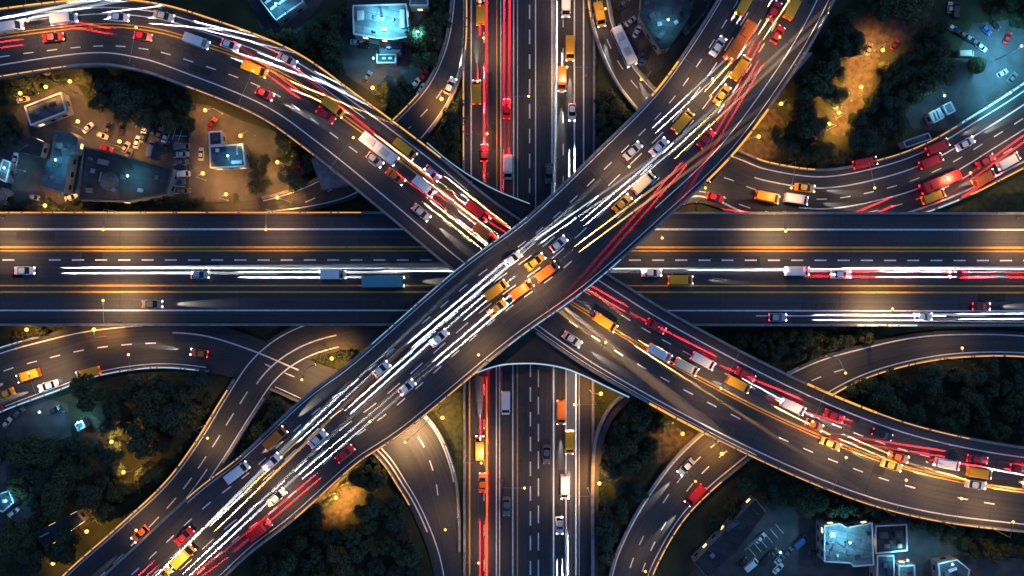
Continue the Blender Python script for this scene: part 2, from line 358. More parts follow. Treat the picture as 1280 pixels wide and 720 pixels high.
for x, c, wdt in ((587, 'yellow', 1.4), (608.5, 'yellow', 1.6), (620.5, 'white', 1.1), (624.5, 'white', .9), (641, 'white', 1.1), (646.7, 'yellow', .9), (692, 'white', 1.4), (707.5, 'white', 1.0), (720, 'white', 1.2), (724, 'white', .8)):
    dl.append((c, 'solid', dx(x), uD, None, wdt, 'M'))
dl += [('white', (18, 13), dx(662), None, uD, 1.3, 'M'), ('white', (18, 13), dx(663), uD, None, 1.3, 'M'), ('white', (22, 12), dx(673), uD, None, 1.2, 'M'), ('white', (14, 30), dx(605), None, None, .7, 'M'), ('white', (14, 26), dx(704), None, uD, .8, 'M')]
paint(D, dl)
paint(E, [('white', 'solid', 10, None, None, 1.2), ('white', 'solid', 24, pj(E, 940, 230), None, 1.3), ('white', dash, 38, None, None), ('white', 'solid', 50, pj(E, 1000, 250), None, 1.2), ('white', dash, 62, None, None), ('white', 'solid', 8, None, None, 1.8, 'S')])
paint(F, [('white', 'solid', 8, None, pj(F, 180, 430), 1.2), ('white', dash, 30, None, pj(F, 200, 430)), ('white', 'solid', 6, None, pj(F, 262, 436), 1.0, 'S'), ('white', 'solid', 6, pj(F, 352, 464), pj(F, 420, 496), 1.0, 'S'), ('white', dash, 27, pj(F, 330, 450), pj(F, 555, 640)), ('white', 'solid', 5, pj(F, 470, 520), pj(F, 545, 610), 1.4), ('white', 'solid', 12, pj(F, 480, 520), None, 1.1, 'S'),
          ('white', 'solid', 7, pj(F, 465, 520), pj(F, 560, 660), 1.5, 'S'), ('white', 'solid', 17, pj(F, 215, 430), pj(F, 370, 470), 1.5)])
paint(F2, [('white', 'solid', 5, pj(F2, 420, 416), None, 1.2), ('white', 'solid', 20, pj(F2, 420, 416), pj(F2, 318, 478), 1.4), ('white', 'solid', 5, pj(F2, 420, 416), None, 1.2, 'S'), ('white', (18, 14), 24, pj(F2, 310, 490), None, 1.2), ('white', 'solid', 14, pj(F2, 250, 580), None, 1.2)])
paint(I, [('white', 'solid', 5, None, None, 1.3), ('white', dash, 24, None, pj(I, 1080, 452)), ('white', 'solid', 6, None, None, 1.3, 'S'), ('white', dash, 40, None, pj(I, 990, 500))])
paint(J, [('white', 'solid', 5, pj(J, 330, 258), None, 1.2), ('white', 'solid', 5, pj(J, 330, 258), None, 1.2, 'S'), ('white', dash, 22, pj(J, 380, 246), pj(J, 560, 100))])
paint(L, [('white', 'solid', 4, None, None, 1.2), ('white', 'solid', 4, None, None, 1.2, 'S'), ('white', dash, 16, None, None)])
# ------------------------------------------------------------------ parapets (each a thing: wall > added glow strip, post rail)
def parapet(road, side, u0, u1, label, h=.95, wpx=2.4, strips=(), inset=0.3, m=None):
    bm = bmesh.new()
    f = lambda u: tuple(sorted((road.edge(u, side, inset), road.edge(u, side, inset + wpx))))
    road.box(bm, f, u0, u1, -.05, h)
    u = u0 + 9
    while u < u1 - 9:                           # post caps standing on the wall
        p = road.pos(u, road.edge(u, side, inset + wpx / 2), h)
        bx(bm, p.x - .13, p.x + .13, p.y - .13, p.y + .13, p.z - .02, p.z + .35); u += 41
    fixn(bm)
    o = tag(obj('parapet_wall', bm, m or M['concrete']), label, 'parapet')
    bm = bmesh.new()
    f2 = lambda u: tuple(sorted((road.edge(u, side, inset + wpx + .05), road.edge(u, side, inset + wpx + .6))))
    road.box(bm, f2, u0, u1, h - .35, h - .2); fixn(bm)
    obj('guard_rail', bm, M['steel'], o)
    for a, b, mm, wd in strips:
        bm = bmesh.new(); seg = a
        f3 = lambda u: tuple(sorted((road.edge(u, side, inset + wpx / 2 - wd / 2), road.edge(u, side, inset + wpx / 2 + wd / 2))))
        while seg < b - 2:                       # glow added for the lamplit parapet edge, in short pieces
            road.box(bm, f3, seg, min(seg + 36, b), h + .01, h + .09); seg += 38.5
        fixn(bm)
        obj('glow_strip', bm, M[mm], o)
    return o
parapet(A, -1, 0, A.len, 'north-west parapet of the top diagonal viaduct with added amber edge glow', strips=[(pj(A, 868, 170), pj(A, 905, 120), 'amber', 2.2), (pj(A, 262, 655), pj(A, 330, 600), 'amber', .8), (pj(A, 500, 470), pj(A, 690, 310), 'cool', .7)])
parapet(A, 1, 0, A.len, 'south-east parapet of the top diagonal viaduct, added amber and cool edge glow', strips=[(pj(A, 846, 190), pj(A, 905, 100), 'amber', 2.4), (pj(A, 330, 600), pj(A, 560, 420), 'amber', .9), (pj(A, 600, 388), pj(A, 735, 280), 'cool', .9)])
parapet(B, -1, 0, pj(B, 690, 360), 'amber lit outer parapet of the curving viaduct, north-west half', strips=[(0, pj(B, 520, 236), 'amber', 1.5)])
parapet(B, -1, pj(B, 700, 370), B.len, 'north parapet of the curving viaduct running to the right edge', strips=[(pj(B, 985, 530), pj(B, 1075, 567), 'amber', 2.4), (pj(B, 1075, 567), pj(B, 1200, 600), 'amber', .9)])
parapet(B, 1, 0, pj(B, 610, 308), 'inner parapet of the curving viaduct above the parking lots', strips=[(0, pj(B, 80, 44), 'amber', .9), (pj(B, 250, 66), pj(B, 420, 158), 'amber', .8)])
parapet(B, 1, pj(B, 700, 370), B.len, 'south parapet of the curving viaduct, added amber glow over the trees', strips=[(pj(B, 838, 455), pj(B, 910, 494), 'amber', 2.4), (pj(B, 910, 494), pj(B, 1250, 608), 'amber', .8)])
parapet(C, -1, 0, C.len, 'north parapet of the east-west highway', strips=[(0, pj(C, 455, 336), 'amber', .8)])
parapet(C, 1, 0, C.len, 'south parapet of the east-west highway', strips=[(pj(C, 1070, 336), pj(C, 1145, 336), 'cool', 2.2)])
parapet(E, -1, pj(E, 905, 222), E.len, 'outer parapet of the north-east curving ramp', h=.8, strips=[(pj(E, 930, 232), pj(E, 1015, 250), 'amber', 1.3), (pj(E, 1222, 192), pj(E, 1330, 125), 'cool', 2.0), (pj(E, 1100, 240), pj(E, 1215, 195), 'amber', .8)])
parapet(E, 1, pj(E, 1105, 238), E.len, 'inner parapet of the north-east curving ramp', h=.8, strips=[(pj(E, 1120, 236), pj(E, 1180, 213), 'cool', 1.6), (pj(E, 1190, 208), pj(E, 1280, 158), 'amber', 1.3)])
parapet(F, 1, 0, pj(F, 268, 436), 'cool lit parapet on the outside of the west ramp', h=.8, strips=[(0, pj(F, 255, 434), 'cool', 1.1)])
parapet(F, 1, pj(F, 348, 464), pj(F, 548, 620), 'parapet of the ramp bending below the viaduct to the south', h=.8, strips=[(pj(F, 495, 540), pj(F, 548, 620), 'amber', .9)])
parapet(F, -1, 0, pj(F, 60, 455), 'short parapet on the upper side of the west ramp', h=.8, strips=[(pj(F, 0, 475), pj(F, 40, 460), 'cool', 1.0)])
parapet(F, -1, pj(F, 475, 525), pj(F, 566, 690), 'parapet between south ramp and freeway', h=.8, strips=[(pj(F, 500, 543), pj(F, 540, 600), 'cool', .9)])
parapet(F2, 1, pj(F2, 312, 486), F2.len, 'amber lit west parapet of the south-west slip road', h=.8, strips=[(pj(F2, 305, 500), F2.len, 'amber', 1.2)])
parapet(F2, -1, pj(F2, 312, 486), pj(F2, 262, 566), 'east parapet of the south-west slip road', h=.8)
parapet(I, 1, 0, I.len, 'amber lit outer parapet of the south-east loop road', h=.8, strips=[(0, pj(I, 880, 578), 'amber', 1.0), (pj(I, 1030, 470), pj(I, 1280, 431), 'amber', 1.1)])
parapet(I, -1, 0, pj(I, 1010, 480), 'low inner wall of the south-east loop road', h=.6)
parapet(J, -1, pj(J, 330, 258), J.len, 'outer wall of the north ramp by the blue-lit house', h=.8, strips=[(pj(J, 500, 172), pj(J, 540, 130), 'amber', 1.0)])
parapet(J, 1, pj(J, 520, 152), J.len, 'inner wall of the north ramp beside the freeway', h=.8, strips=[(pj(J, 568, 60), J.len, 'amber', 1.0)])
parapet(L, -1, 0, pj(L, 850, 172), 'right wall of the slip road beside the lit car park', h=.8)
parapet(L, 1, 0, pj(L, 850, 172), 'left wall of the slip road next to the freeway', h=.8, strips=[(0, pj(L, 750, 20), 'amber', 1.0)])
parapet(H1, 1, 0, H1.len, 'pale curving kerb wall right beside the freeway', h=.7, wpx=3.5)
parapet(D, 1, 0, pj(D, 661, 250), 'west kerb wall of the freeway, north of the crossing', h=.7, strips=[(0, pj(D, 661, 200), 'amber', .9)])
parapet(D, 1, pj(D, 661, 450), D.len, 'west kerb wall of the freeway, south of the crossing', h=.7)
parapet(D, -1, 0, pj(D, 661, 250), 'east kerb wall of the freeway, north of the crossing', h=.7)
parapet(D, -1, pj(D, 661, 450), D.len, 'east kerb wall of the freeway, south of the crossing', h=.7, strips=[(pj(D, 661, 565), pj(D, 661, 720), 'amber', 1.3)])
# rim of the gore slabs
def rim(pts, z, label, mm='cool', wd=.25):
    q = catmull(pts, 5); bm = bmesh.new(); bs = bmesh.new()
    for b, h0, h1, w_ in ((bm, -.02, .8, .4), (bs, .81, .88, wd)):
        prev = None
        for i, p in enumerate(q):
            a = q[max(i - 1, 0)]; c = q[min(i + 1, len(q) - 1)]; t = Vector((c[0] - a[0], -(c[1] - a[1]), 0)).normalized(); n = Vector((-t.y, t.x, 0)) * w_ / 2; o = P(p[0], p[1], z)
            r = [b.verts.new(o - n + Vector((0, 0, h0))), b.verts.new(o + n + Vector((0, 0, h0))), b.verts.new(o + n + Vector((0, 0, h1))), b.verts.new(o - n + Vector((0, 0, h1)))]
            if prev:
                for k in range(4): b.faces.new((prev[k], prev[(k + 1) % 4], r[(k + 1) % 4], r[k]))
            else: b.faces.new(r)
            prev = r
        b.faces.new(list(reversed(prev))); fixn(b)
    o = tag(obj('parapet_wall', bm, M['concrete']), label, 'parapet'); obj('glow_strip', bs, M[mm], o)  # rim carries the same added edge glow
rim([(572, 476), (600, 464), (622, 457), (641, 454.5), (673, 454.5), (705, 460), (733, 471), (760, 484), (786, 496)], 10.75, 'arched cool lit parapet over the freeway south of the crossing')
rim([(534, 179), (560, 201), (589, 221), (622, 239), (662, 255)], 10.75, 'arched parapet over the freeway north of the crossing', 'cool', .12)
# piers
def low_hit(x, y, me):
    return any(r is not me and r.inside(x, y, 6) and r.sample(r.proj(x, y)[0])[0][3] < me.sample(me.proj(x, y)[0])[0][3] - 2 for r in ROADS)
for r, nm, ws in ((A, 'top diagonal viaduct', .3), (B, 'curving viaduct', .3), (C, 'east-west highway', .33)):
    u = 60; k = 0
    while u < r.len - 40:
        q, t = r.sample(u)
        if q[3] > 5:
            for sd in (-1, 1):
                o = sd * q[2] * ws; x, y = q[0] - t[1] * o, q[1] + t[0] * o
                if not low_hit(x, y, r):
                    p = r.pos(u, o); bm = bmesh.new(); cyl(bm, (0, 0), .95, -.2, p.z - r.thick - 1.1, 20); bx(bm, -1.6, 1.6, -1.6, 1.6, p.z - r.thick - 1.1, p.z - r.thick + .02)
                    tag(obj('bridge_pier', bm, M['concrete'], loc=(p.x, p.y, 0)), 'round concrete pier under the deck of the ' + nm, 'pier', 'piers hidden under the ' + nm)
        u += 120
# ------------------------------------------------------------------ ordinals for labels
ORD = ['first', 'second', 'third', 'fourth', 'fifth', 'sixth', 'seventh', 'eighth', 'ninth', 'tenth', 'eleventh', 'twelfth', 'thirteenth', 'fourteenth', 'fifteenth', 'sixteenth', 'seventeenth', 'eighteenth', 'nineteenth', 'twentieth']
def ordn(i):
    if i < 20: return ORD[i]
    if i < 29: return 'twenty-' + ORD[i - 20]
    return 'thirtieth' if i == 29 else 'thirty-' + ORD[i - 30]
# ------------------------------------------------------------------ vehicles (x forward, origin on the road under the middle)
def spot(name, parent, loc, rot, power, col, size, blend=.6, r=.06):
    l = bpy.data.lights.new(name, 'SPOT'); l.energy = power; l.color = col; l.spot_size = R(size); l.spot_blend = blend; l.shadow_soft_size = r
    o = bpy.data.objects.new(name, l); link(o, parent); o.location = loc; o.rotation_euler = rot; return o
WARMC = ('yellow', 'orange', 'cream')            # paints whose headlight streaks are tinted amber to imitate amber light trails
def wheels(t, xs, yo, r, wd):
    for x in xs:
        for s in (-1, 1):
            bm = bmesh.new(); ycyl(bm, (0, 0), r, -wd / 2, wd / 2); w_ = obj('wheel', bm, M['tyre'], t, (x, s * yo, r))
            bm = bmesh.new(); ycyl(bm, (0, 0), r * .58, -wd / 2 - .012, wd / 2 + .012); obj('rim', bm, M['rim'], w_)
def lamps(t, fx, rx, y, zf, zr, mode, sz=(.16, .34, .14), big=1.0, warm=False):
    """mode: 'head' throws white beams ahead, 'tail' glows red behind, 'off' parked"""
    for s in (-1, 1):
        bm = bmesh.new(); bx(bm, -sz[0], sz[0] * .5, -sz[1] / 2, sz[1] / 2, -sz[2] / 2, sz[2] / 2); bmesh.ops.bevel(bm, geom=bm.edges[:], offset=.03, segments=1)
        h = obj('headlight', bm, M['dimlamp'] if mode == 'off' else (M['headdip'] if mode in ('tail', 'tail_bend', 'glow') else M['head']), t, (fx, s * y, zf))
        bm = bmesh.new(); bx(bm, -sz[0] * .5, sz[0] * .8, -sz[1] / 2, sz[1] / 2, -sz[2] / 2, sz[2] / 2); bmesh.ops.bevel(bm, geom=bm.edges[:], offset=.03, segments=1)
        k = obj('taillight', bm, M['redlens'] if mode == 'off' else M['tail'], t, (rx, s * y, zr))
        def beam(name, par, x, ry, pw, col, size, lat):     # over-strong narrow spot, shaped to draw a light-trail streak along the road
            o = spot(name, par, (x, 0, 0), (0, R(ry), 0), pw, col, size, 1, .03); o.scale = (1, lat, 1)
        hc = (1, .56, .14) if warm else (.86, .94, 1); hp = 1.5 if warm else 1
        if mode == 'head': beam('headlight_beam', h, .12, -88.7, 24e6 * BEAM * hp, hc, 10.5, .13)
        if mode == 'bend': beam('headlight_beam', h, .12, -87.7, 10e6 * BEAM * hp, hc, 11.5, .12)
        if mode == 'near': beam('headlight_beam', h, .12, -86.6, 4.5e6 * BEAM * hp, hc, 12, .13)
        if mode == 'tail': beam('taillight_streak', k, -.14, 88.5, 20e6 * TAIL, (1, .010, .016), 11, .14)
        if mode == 'tail_bend': beam('taillight_streak', k, -.14, 87.4, 8e6 * TAIL, (1, .010, .016), 12.5, .13)
        if mode == 'glow': beam('taillight_streak', k, -.14, 86.2, 3.6e6 * TAIL, (1, .010, .016), 12.5, .14)
        if mode == 'soft':
            if s > 0: spot('headlight_beam', h, (.12, -y, 0), (0, R(-84), 0), 36000 * BEAM, (1, .9, .75), 14, .9)
def ring(x, hw, z0, z1, ch=.12):
    return [(x, -hw, z0), (x, hw, z0), (x, hw, z1 - ch), (x, hw - ch * 1.2, z1), (x, -hw + ch * 1.2, z1), (x, -hw, z1 - ch)]
def car(kind, paint_, mode):
    t = empty(kind); L_, W_, Hh = dict(saloon_car=(4.5, 1.8, 1.45), taxi=(4.6, 1.82, 1.5), hatchback=(4.0, 1.76, 1.5))[kind]
    l = L_ / 2; hw = W_ / 2; bm = bmesh.new()
    back = .80 if kind == 'hatchback' else .92
    loft(bm, [ring(-l, hw * .80, .38, .72), ring(-l + .12, hw * .93, .28, back), ring(-l + .7, hw, .22, back + .03), ring(0, hw, .2, .95), ring(l - 1.25, hw * .99, .2, .92), ring(l - .35, hw * .92, .24, .74), ring(l - .08, hw * .82, .28, .66), ring(l, hw * .7, .34, .58)])
    for s in (-1, 1): bx(bm, .55, .78, s * (hw + .02) - .1, s * (hw + .02) + .1, .92, 1.06)
    fixn(bm); obj('body', bm, PAINT[paint_], t)
    r0 = -l + (.25 if kind == 'hatchback' else .75); r1 = l - 1.15
    bm = bmesh.new()
    loft(bm, [ring(r0, hw * .82, .85, .93, .03), ring(r0 + .5, hw * .86, .85, Hh - .06, .1), ring(r1 - .95, hw * .86, .85, Hh - .05, .1), ring(r1, hw * .80, .85, .93, .03)]); fixn(bm)
    obj('windows', bm, M['glass'], t)
    bm = bmesh.new(); prism(bm, [(r0 + .52, -hw * .7), (r1 - 1.0, -hw * .72), (r1 - .82, -hw * .5), (r1 - .80, hw * .5), (r1 - 1.0, hw * .72), (r0 + .52, hw * .7), (r0 + .42, 0)], Hh - .08, Hh); fixn(bm)
    obj('roof', bm, PAINT[paint_], t)
    if kind == 'taxi':
        bm = bmesh.new(); bx(bm, -.12, .16, -.36, .36, Hh + .004, Hh + .17); bmesh.ops.bevel(bm, geom=bm.edges[:], offset=.04, segments=1); obj('roof_sign', bm, PAINT['cream'], t)
    wheels(t, (-l + .85, l - .88), hw - .1, .32, .2)
    lamps(t, l - .1, -l + .08, hw * .68, .62, .72, mode, warm=paint_ in WARMC); return t
def van(paint_, mode):
    t = empty('delivery_van'); l = 2.7; hw = 1.0; bm = bmesh.new()
    loft(bm, [ring(-l, hw * .95, .32, 2.2, .1), ring(-l + .08, hw, .26, 2.3, .12), ring(l - 1.7, hw, .24, 2.3, .12), ring(l - 1.25, hw * .98, .24, 2.12, .16), ring(l - .55, hw * .95, .24, 1.2, .12), ring(l - .08, hw * .88, .28, .95, .12), ring(l, hw * .8, .34, .85, .1)])
    for i in range(4): bx(bm, -l + .35 + i * .72, -l + .85 + i * .72, -hw * .72, hw * .72, 2.29, 2.325)
    for s in (-1, 1): bx(bm, l - 1.05, l - .85, s * (hw + .06) - .1, s * (hw + .06) + .1, 1.25, 1.5)
    fixn(bm); obj('body', bm, PAINT[paint_], t)
    bm = bmesh.new(); v = [bm.verts.new(p) for p in ((l - 1.22, -.78, 2.1), (l - 1.22, .78, 2.1), (l - .56, .84, 1.26), (l - .56, -.84, 1.26))]
    v2 = [bm.verts.new((p.co.x + .05, p.co.y, p.co.z + .05)) for p in v]
    bm.faces.new(v2); bm.faces.new(v)
    for i in range(4): bm.faces.new((v[i], v[(i + 1) % 4], v2[(i + 1) % 4], v2[i]))
    for s in (-1, 1): bx(bm, l - 1.7, l - 1.0, s * hw * 1.0 - .02, s * hw * 1.0 + .02, 1.2, 1.85)
    fixn(bm); obj('windscreen', bm, M['glass'], t)
    wheels(t, (-l + 1.0, l - .95), hw - .1, .36, .22); lamps(t, l - .07, -l - .02, hw * .74, .8, 1.0, mode, warm=paint_ in WARMC); return t
def bus(paint_, mode, L_=11.5, name='coach'):
    t = empty(name); l = L_ / 2; hw = 1.25; bm = bmesh.new()
    loft(bm, [ring(-l, hw * .95, .4, 2.95, .12), ring(-l + .12, hw, .32, 3.08, .15), ring(l - .3, hw, .32, 3.08, .15), ring(l - .05, hw * .95, .34, 2.75, .15), ring(l, hw * .92, .4, 2.4, .12)])
    for i in range(int(L_ / 1.5)): bx(bm, -l + .7 + i * 1.5, -l + .76 + i * 1.5, -hw * .8, hw * .8, 3.07, 3.1)
    fixn(bm); obj('body', bm, PAINT[paint_], t)
    bm = bmesh.new()
    for s in (-1, 1): bx(bm, -l + .5, l - .6, s * hw - .015, s * hw + .015, 1.45, 2.45)
    bx(bm, l - .06, l + .03, -hw * .85, hw * .85, 1.2, 2.35); fixn(bm); obj('windows', bm, M['glass'], t)
    for xx in (-l * .45, l * .35):
        bm = bmesh.new(); bx(bm, xx - .9, xx + .9, -.7, .7, 3.06, 3.3); bmesh.ops.bevel(bm, geom=bm.edges[:], offset=.08, segments=1); obj('roof_unit', bm, PAINT['silver' if paint_ == 'white' else paint_], t)
    wheels(t, (-l + 2.6, l - 2.5), hw - .12, .48, .28); lamps(t, l, -l - .02, hw * .76, .85, 1.0, mode, (.2, .4, .2), 1.1, paint_ in WARMC); return t
def lorry(paint_, mode, L_=9.5, name='box_lorry', cabp=None):
    t = empty(name); l = L_ / 2; hw = 1.22; bm = bmesh.new()
    c0 = l - 2.1
    loft(bm, [ring(c0, hw * .95, .5, 2.75, .12), ring(c0 + .5, hw * .97, .45, 2.85, .15), ring(l - .55, hw * .97, .45, 2.6, .15), ring(l - .1, hw * .94, .42, 1.7, .12), ring(l, hw * .9, .42, 1.2, .1)])
    for s in (-1, 1): bx(bm, l - .5, l - .28, s * (hw + .1) - .12, s * (hw + .1) + .12, 1.6, 2.2)
    fixn(bm); obj('cab', bm, PAINT[cabp or paint_], t)
    bm = bmesh.new(); loft(bm, [[(l - .56, -hw * .85, 2.5), (l - .56, hw * .85, 2.5), (l - .5, hw * .85, 2.56), (l - .5, -hw * .85, 2.56)], [(l - .1, -hw * .86, 1.72), (l - .1, hw * .86, 1.72), (l - .03, hw * .86, 1.76), (l - .03, -hw * .86, 1.76)]]); fixn(bm); obj('windscreen', bm, M['glass'], t)
    bm = bmesh.new(); bx(bm, -l, c0 - .35, -hw, hw, .95, 3.45); bmesh.ops.bevel(bm, geom=bm.edges[:], offset=.05, segments=1)
    for i in range(int((L_ - 2.6) / 1.2)): bx(bm, -l + .5 + i * 1.2, -l + .56 + i * 1.2, -hw * .96, hw * .96, 3.44, 3.475)
    obj('cargo_box', bm, PAINT[paint_], t)
    bm = bmesh.new(); bx(bm, -l + .2, l - .4, -.45, .45, .6, .94); obj('chassis', bm, PAINT['black'], t)
    wheels(t, (-l + 1.2, -l + 2.4, l - 1.2), hw - .15, .48, .3); lamps(t, l - .02, -l - .02, hw * .78, .8, .9, mode, (.18, .36, .2), 1.1, paint_ in WARMC); return t
PROTO = {}
LENG = dict(saloon_car=4.5, hatchback=4.0, taxi=4.6, delivery_van=5.4, coach=11.5, city_bus=9.0, box_lorry=9.5, long_lorry=13.5)
def vehicle(kind, col, mode):
    key = (kind, col, mode)
    if key in PROTO: return copy_tree(PROTO[key])
    if kind in ('saloon_car', 'hatchback', 'taxi'): t = car(kind, col, mode)
    elif kind == 'delivery_van': t = van(col, mode)
    elif kind == 'coach': t = bus(col, mode)
    elif kind == 'city_bus': t = bus(col, mode, 9.0, 'city_bus')
    elif kind == 'box_lorry': t = lorry(col, mode)
    else: t = lorry(col, mode, 13.5, 'long_lorry')
    PROTO[key] = t; return t
TRAF = []       # (road, u, off, kind, colour, mode, obj)
def put(road, u, off, kind, col, mode, rev=False, scale=1.0, jit=.004):
    if not (0 < u < road.len): return
    sg = (-1 if rev else 1) * (-1 if mode in ('tail', 'tail_bend') else 1); bend_ = abs(road.heading(min(max(u + sg * 120, 0), road.len)) - road.heading(u))
    bend_ = min(bend_, 2 * math.pi - bend_)
    if mode in ('head', 'bend'): mode = 'head' if bend_ < .03 else ('bend' if bend_ < .075 else 'near')
    if mode in ('tail', 'tail_bend'): mode = 'tail' if bend_ < .03 else ('tail_bend' if bend_ < .075 else 'glow')
    q, t = road.sample(u)
    o = vehicle(kind, col, mode); p = road.pos(u, off)
    a, b = road.pos(max(u - 4, 0), off), road.pos(min(u + 4, road.len), off)
    pitch = math.atan2(b.z - a.z, (b - a).length)
    o.location = (p.x, p.y, p.z + .003); hd = road.heading(u) + (math.pi if rev else 0)
    o.rotation_euler = (0, pitch if rev else -pitch, hd + rng.uniform(-jit, jit)); o.scale = (scale,) * 3
    TRAF.append([road, u, off, kind, col, mode, o, m_of(1, q[3])])
    return o
def spare(road, u, off, L_):
    """no other vehicle within reach in the same lane"""
    for r, u2, o2, k2, *_ in TRAF:
        if r is road and abs(o2 - off) < 13 and abs(u2 - u) * m_of(1, road.sample(u)[0][3]) < (LENG[k2] + L_) / 2 + 1.0: return False
    return True
LANES = dict(A=(14.5, 33, 51.6, 70, 88))
def one(road, x, y, kind, col, mode='head', rev=False, scale=1.0):
    u, off = road.proj(x, y); w_ = road.sample(u)[0][2]
    if road.key in LANES: off = min(LANES[road.key], key=lambda l: abs(l - w_ / 2 - off)) - w_ / 2
    for k in range(0, 90, 3):
        for sg in (1, -1):
            if spare(road, u + sg * k, off, LENG[kind]): return put(road, u + sg * k, off, kind, col, mode, rev, scale)
def row(road, off, u0, u1, mix, mode, rev=False, gap=(2, 9), frm='N'):
    """a queue in one lane; off in pixels from the upper (left-hand) edge"""
    u = u0
    while u < u1:
        kind, col = rng.choice(mix); q = road.sample(u)[0]; pxm = 1 / m_of(1, q[3]); L_ = LENG[kind]
        u += L_ / 2 * pxm
        q = road.sample(u)[0]; o = (off - q[2] / 2) if frm == 'N' else off
        if u < u1 and spare(road, u, o, L_): put(road, u, o + rng.uniform(-1, 1), kind, col, mode, rev)
        u += (L_ / 2 + rng.uniform(*gap)) * pxm
WHITE = [('box_lorry', 'white'), ('coach', 'white'), ('long_lorry', 'white'), ('delivery_van', 'white'), ('saloon_car', 'white'), ('hatchback', 'white'), ('saloon_car', 'silver')]
WCAR = [('saloon_car', 'white'), ('hatchback', 'white'), ('saloon_car', 'silver'), ('delivery_van', 'white'), ('hatchback', 'silver')]
WQ = [('saloon_car', 'white'), ('hatchback', 'white'), ('saloon_car', 'silver'), ('saloon_car', 'silver'), ('hatchback', 'white'), ('saloon_car', 'white')]
RED = [('saloon_car', 'red'), ('hatchback', 'red'), ('saloon_car', 'red'), ('delivery_van', 'red')]
REDD = [('saloon_car', 'red'), ('saloon_car', 'black'), ('hatchback', 'red'), ('saloon_car', 'grey')]
LONG = [('long_lorry', 'white'), ('coach', 'white'), ('box_lorry', 'white')]
# A: single vehicles the photo shows, then the queues between them
def a1(x, y, *k, **kw): return one(A, x, y, *k, **kw)
a1(852, 152, 'delivery_van', 'yellow'); a1(918, 50, 'city_bus', 'orange', 'head'); a1(935, 8, 'delivery_van', 'yellow'); a1(985, 8, 'delivery_van', 'yellow', 'soft'); a1(922, 84, 'delivery_van', 'yellow', 'head'); a1(900, 118, 'taxi', 'yellow', 'head')
a1(688, 346, 'delivery_van', 'orange', 'head'); a1(665, 322, 'taxi', 'yellow'); a1(618, 360, 'delivery_van', 'yellow'); a1(652, 352, 'delivery_van', 'orange', 'head'); a1(622, 380, 'taxi', 'yellow', 'head'); a1(771, 248, 'taxi', 'yellow'); a1(784, 243, 'delivery_van', 'cream')
a1(350, 551, 'delivery_van', 'orange', 'soft'); a1(302, 594, 'delivery_van', 'white', 'soft'); a1(232, 694, 'delivery_van', 'yellow', 'head'); a1(214, 712, 'taxi', 'yellow', 'head'); a1(880, 172, 'saloon_car', 'red', 'tail'); a1(965, 14, 'saloon_car', 'red', 'tail')
G = (23, 32)
row(A, 33, pj(A, 335, 590), pj(A, 985, -30), WQ, 'head', gap=G); row(A, 51.6, pj(A, 120, 790), pj(A, 985, -20), WQ, 'head', gap=G); row(A, 70, pj(A, 180, 740), pj(A, 970, 0), WQ, 'head', gap=G)
row(A, 33, pj(A, 130, 780), pj(A, 330, 600), RED, 'tail', gap=(18, 26)); row(A, 88, pj(A, 180, 740), pj(A, 500, 480), RED, 'tail', gap=(18, 26)); row(A, 88, pj(A, 850, 170), A.len - 110, REDD, 'tail', gap=(18, 28))
# B
def b1(x, y, *k, **kw): return one(B, x, y, *k, **kw)
b1(16, 35, 'delivery_van', 'white', 'bend'); b1(83, 25, 'delivery_van', 'white', 'bend'); b1(248, 53, 'delivery_van', 'white', 'bend'); b1(320, 88, 'delivery_van', 'yellow', 'bend'); b1(332, 118, 'hatchback', 'red', 'soft'); b1(418, 135, 'delivery_van', 'yellow', 'bend')
b1(475, 187, 'city_bus', 'white', 'bend'); b1(507, 187, 'delivery_van', 'yellow', 'head'); b1(531, 234, 'delivery_van', 'white', 'bend'); b1(516, 238, 'saloon_car', 'orange', 'head'); b1(474, 204, 'hatchback', 'silver', 'soft'); b1(527, 266, 'saloon_car', 'silver', 'soft'); b1(606, 292, 'delivery_van', 'orange', 'tail_bend')
b1(756, 403, 'delivery_van', 'yellow', 'bend'); b1(824, 441, 'delivery_van', 'white', 'bend'); b1(844, 451, 'delivery_van', 'cream', 'soft'); b1(878, 451, 'delivery_van', 'white', 'bend'); b1(715, 424, 'saloon_car', 'silver', 'soft'); b1(922, 480, 'delivery_van', 'yellow', 'bend'); b1(990, 508, 'delivery_van', 'white', 'soft')
b1(1037, 554, 'taxi', 'yellow', 'soft'); b1(1113, 581, 'taxi', 'yellow', 'soft'); b1(1182, 579, 'delivery_van', 'white', 'bend'); b1(1222, 590, 'delivery_van', 'yellow', 'head'); b1(1218, 605, 'saloon_car', 'silver', 'soft'); b1(1272, 585, 'hatchback', 'red', 'tail_bend')
G = (17, 24)
row(B, 15, 0, pj(B, 430, 140), WCAR, 'bend', gap=(20, 28)); row(B, 24, 0, pj(B, 600, 290), WCAR, 'bend', gap=G); row(B, 44, pj(B, 55, 45), pj(B, 640, 330), RED, 'tail_bend', gap=(15, 20)); row(B, 24, pj(B, 480, 205), pj(B, 650, 335), RED, 'tail_bend', gap=(15, 20))
row(B, 24, pj(B, 690, 362), pj(B, 1060, 560), RED, 'tail_bend', gap=(15, 20)); row(B, 42, pj(B, 720, 385), pj(B, 960, 520), RED, 'tail_bend', gap=(15, 20)); row(B, 44, pj(B, 1000, 540), pj(B, 1160, 592), [('saloon_car', 'orange'), ('hatchback', 'orange')], 'head', gap=(14, 20)); row(B, 25, pj(B, 1080, 566), B.len - 80, REDD, 'tail_bend', gap=(16, 22)); row(B, 44, pj(B, 1165, 594), B.len - 80, WCAR, 'bend', gap=(14, 22))
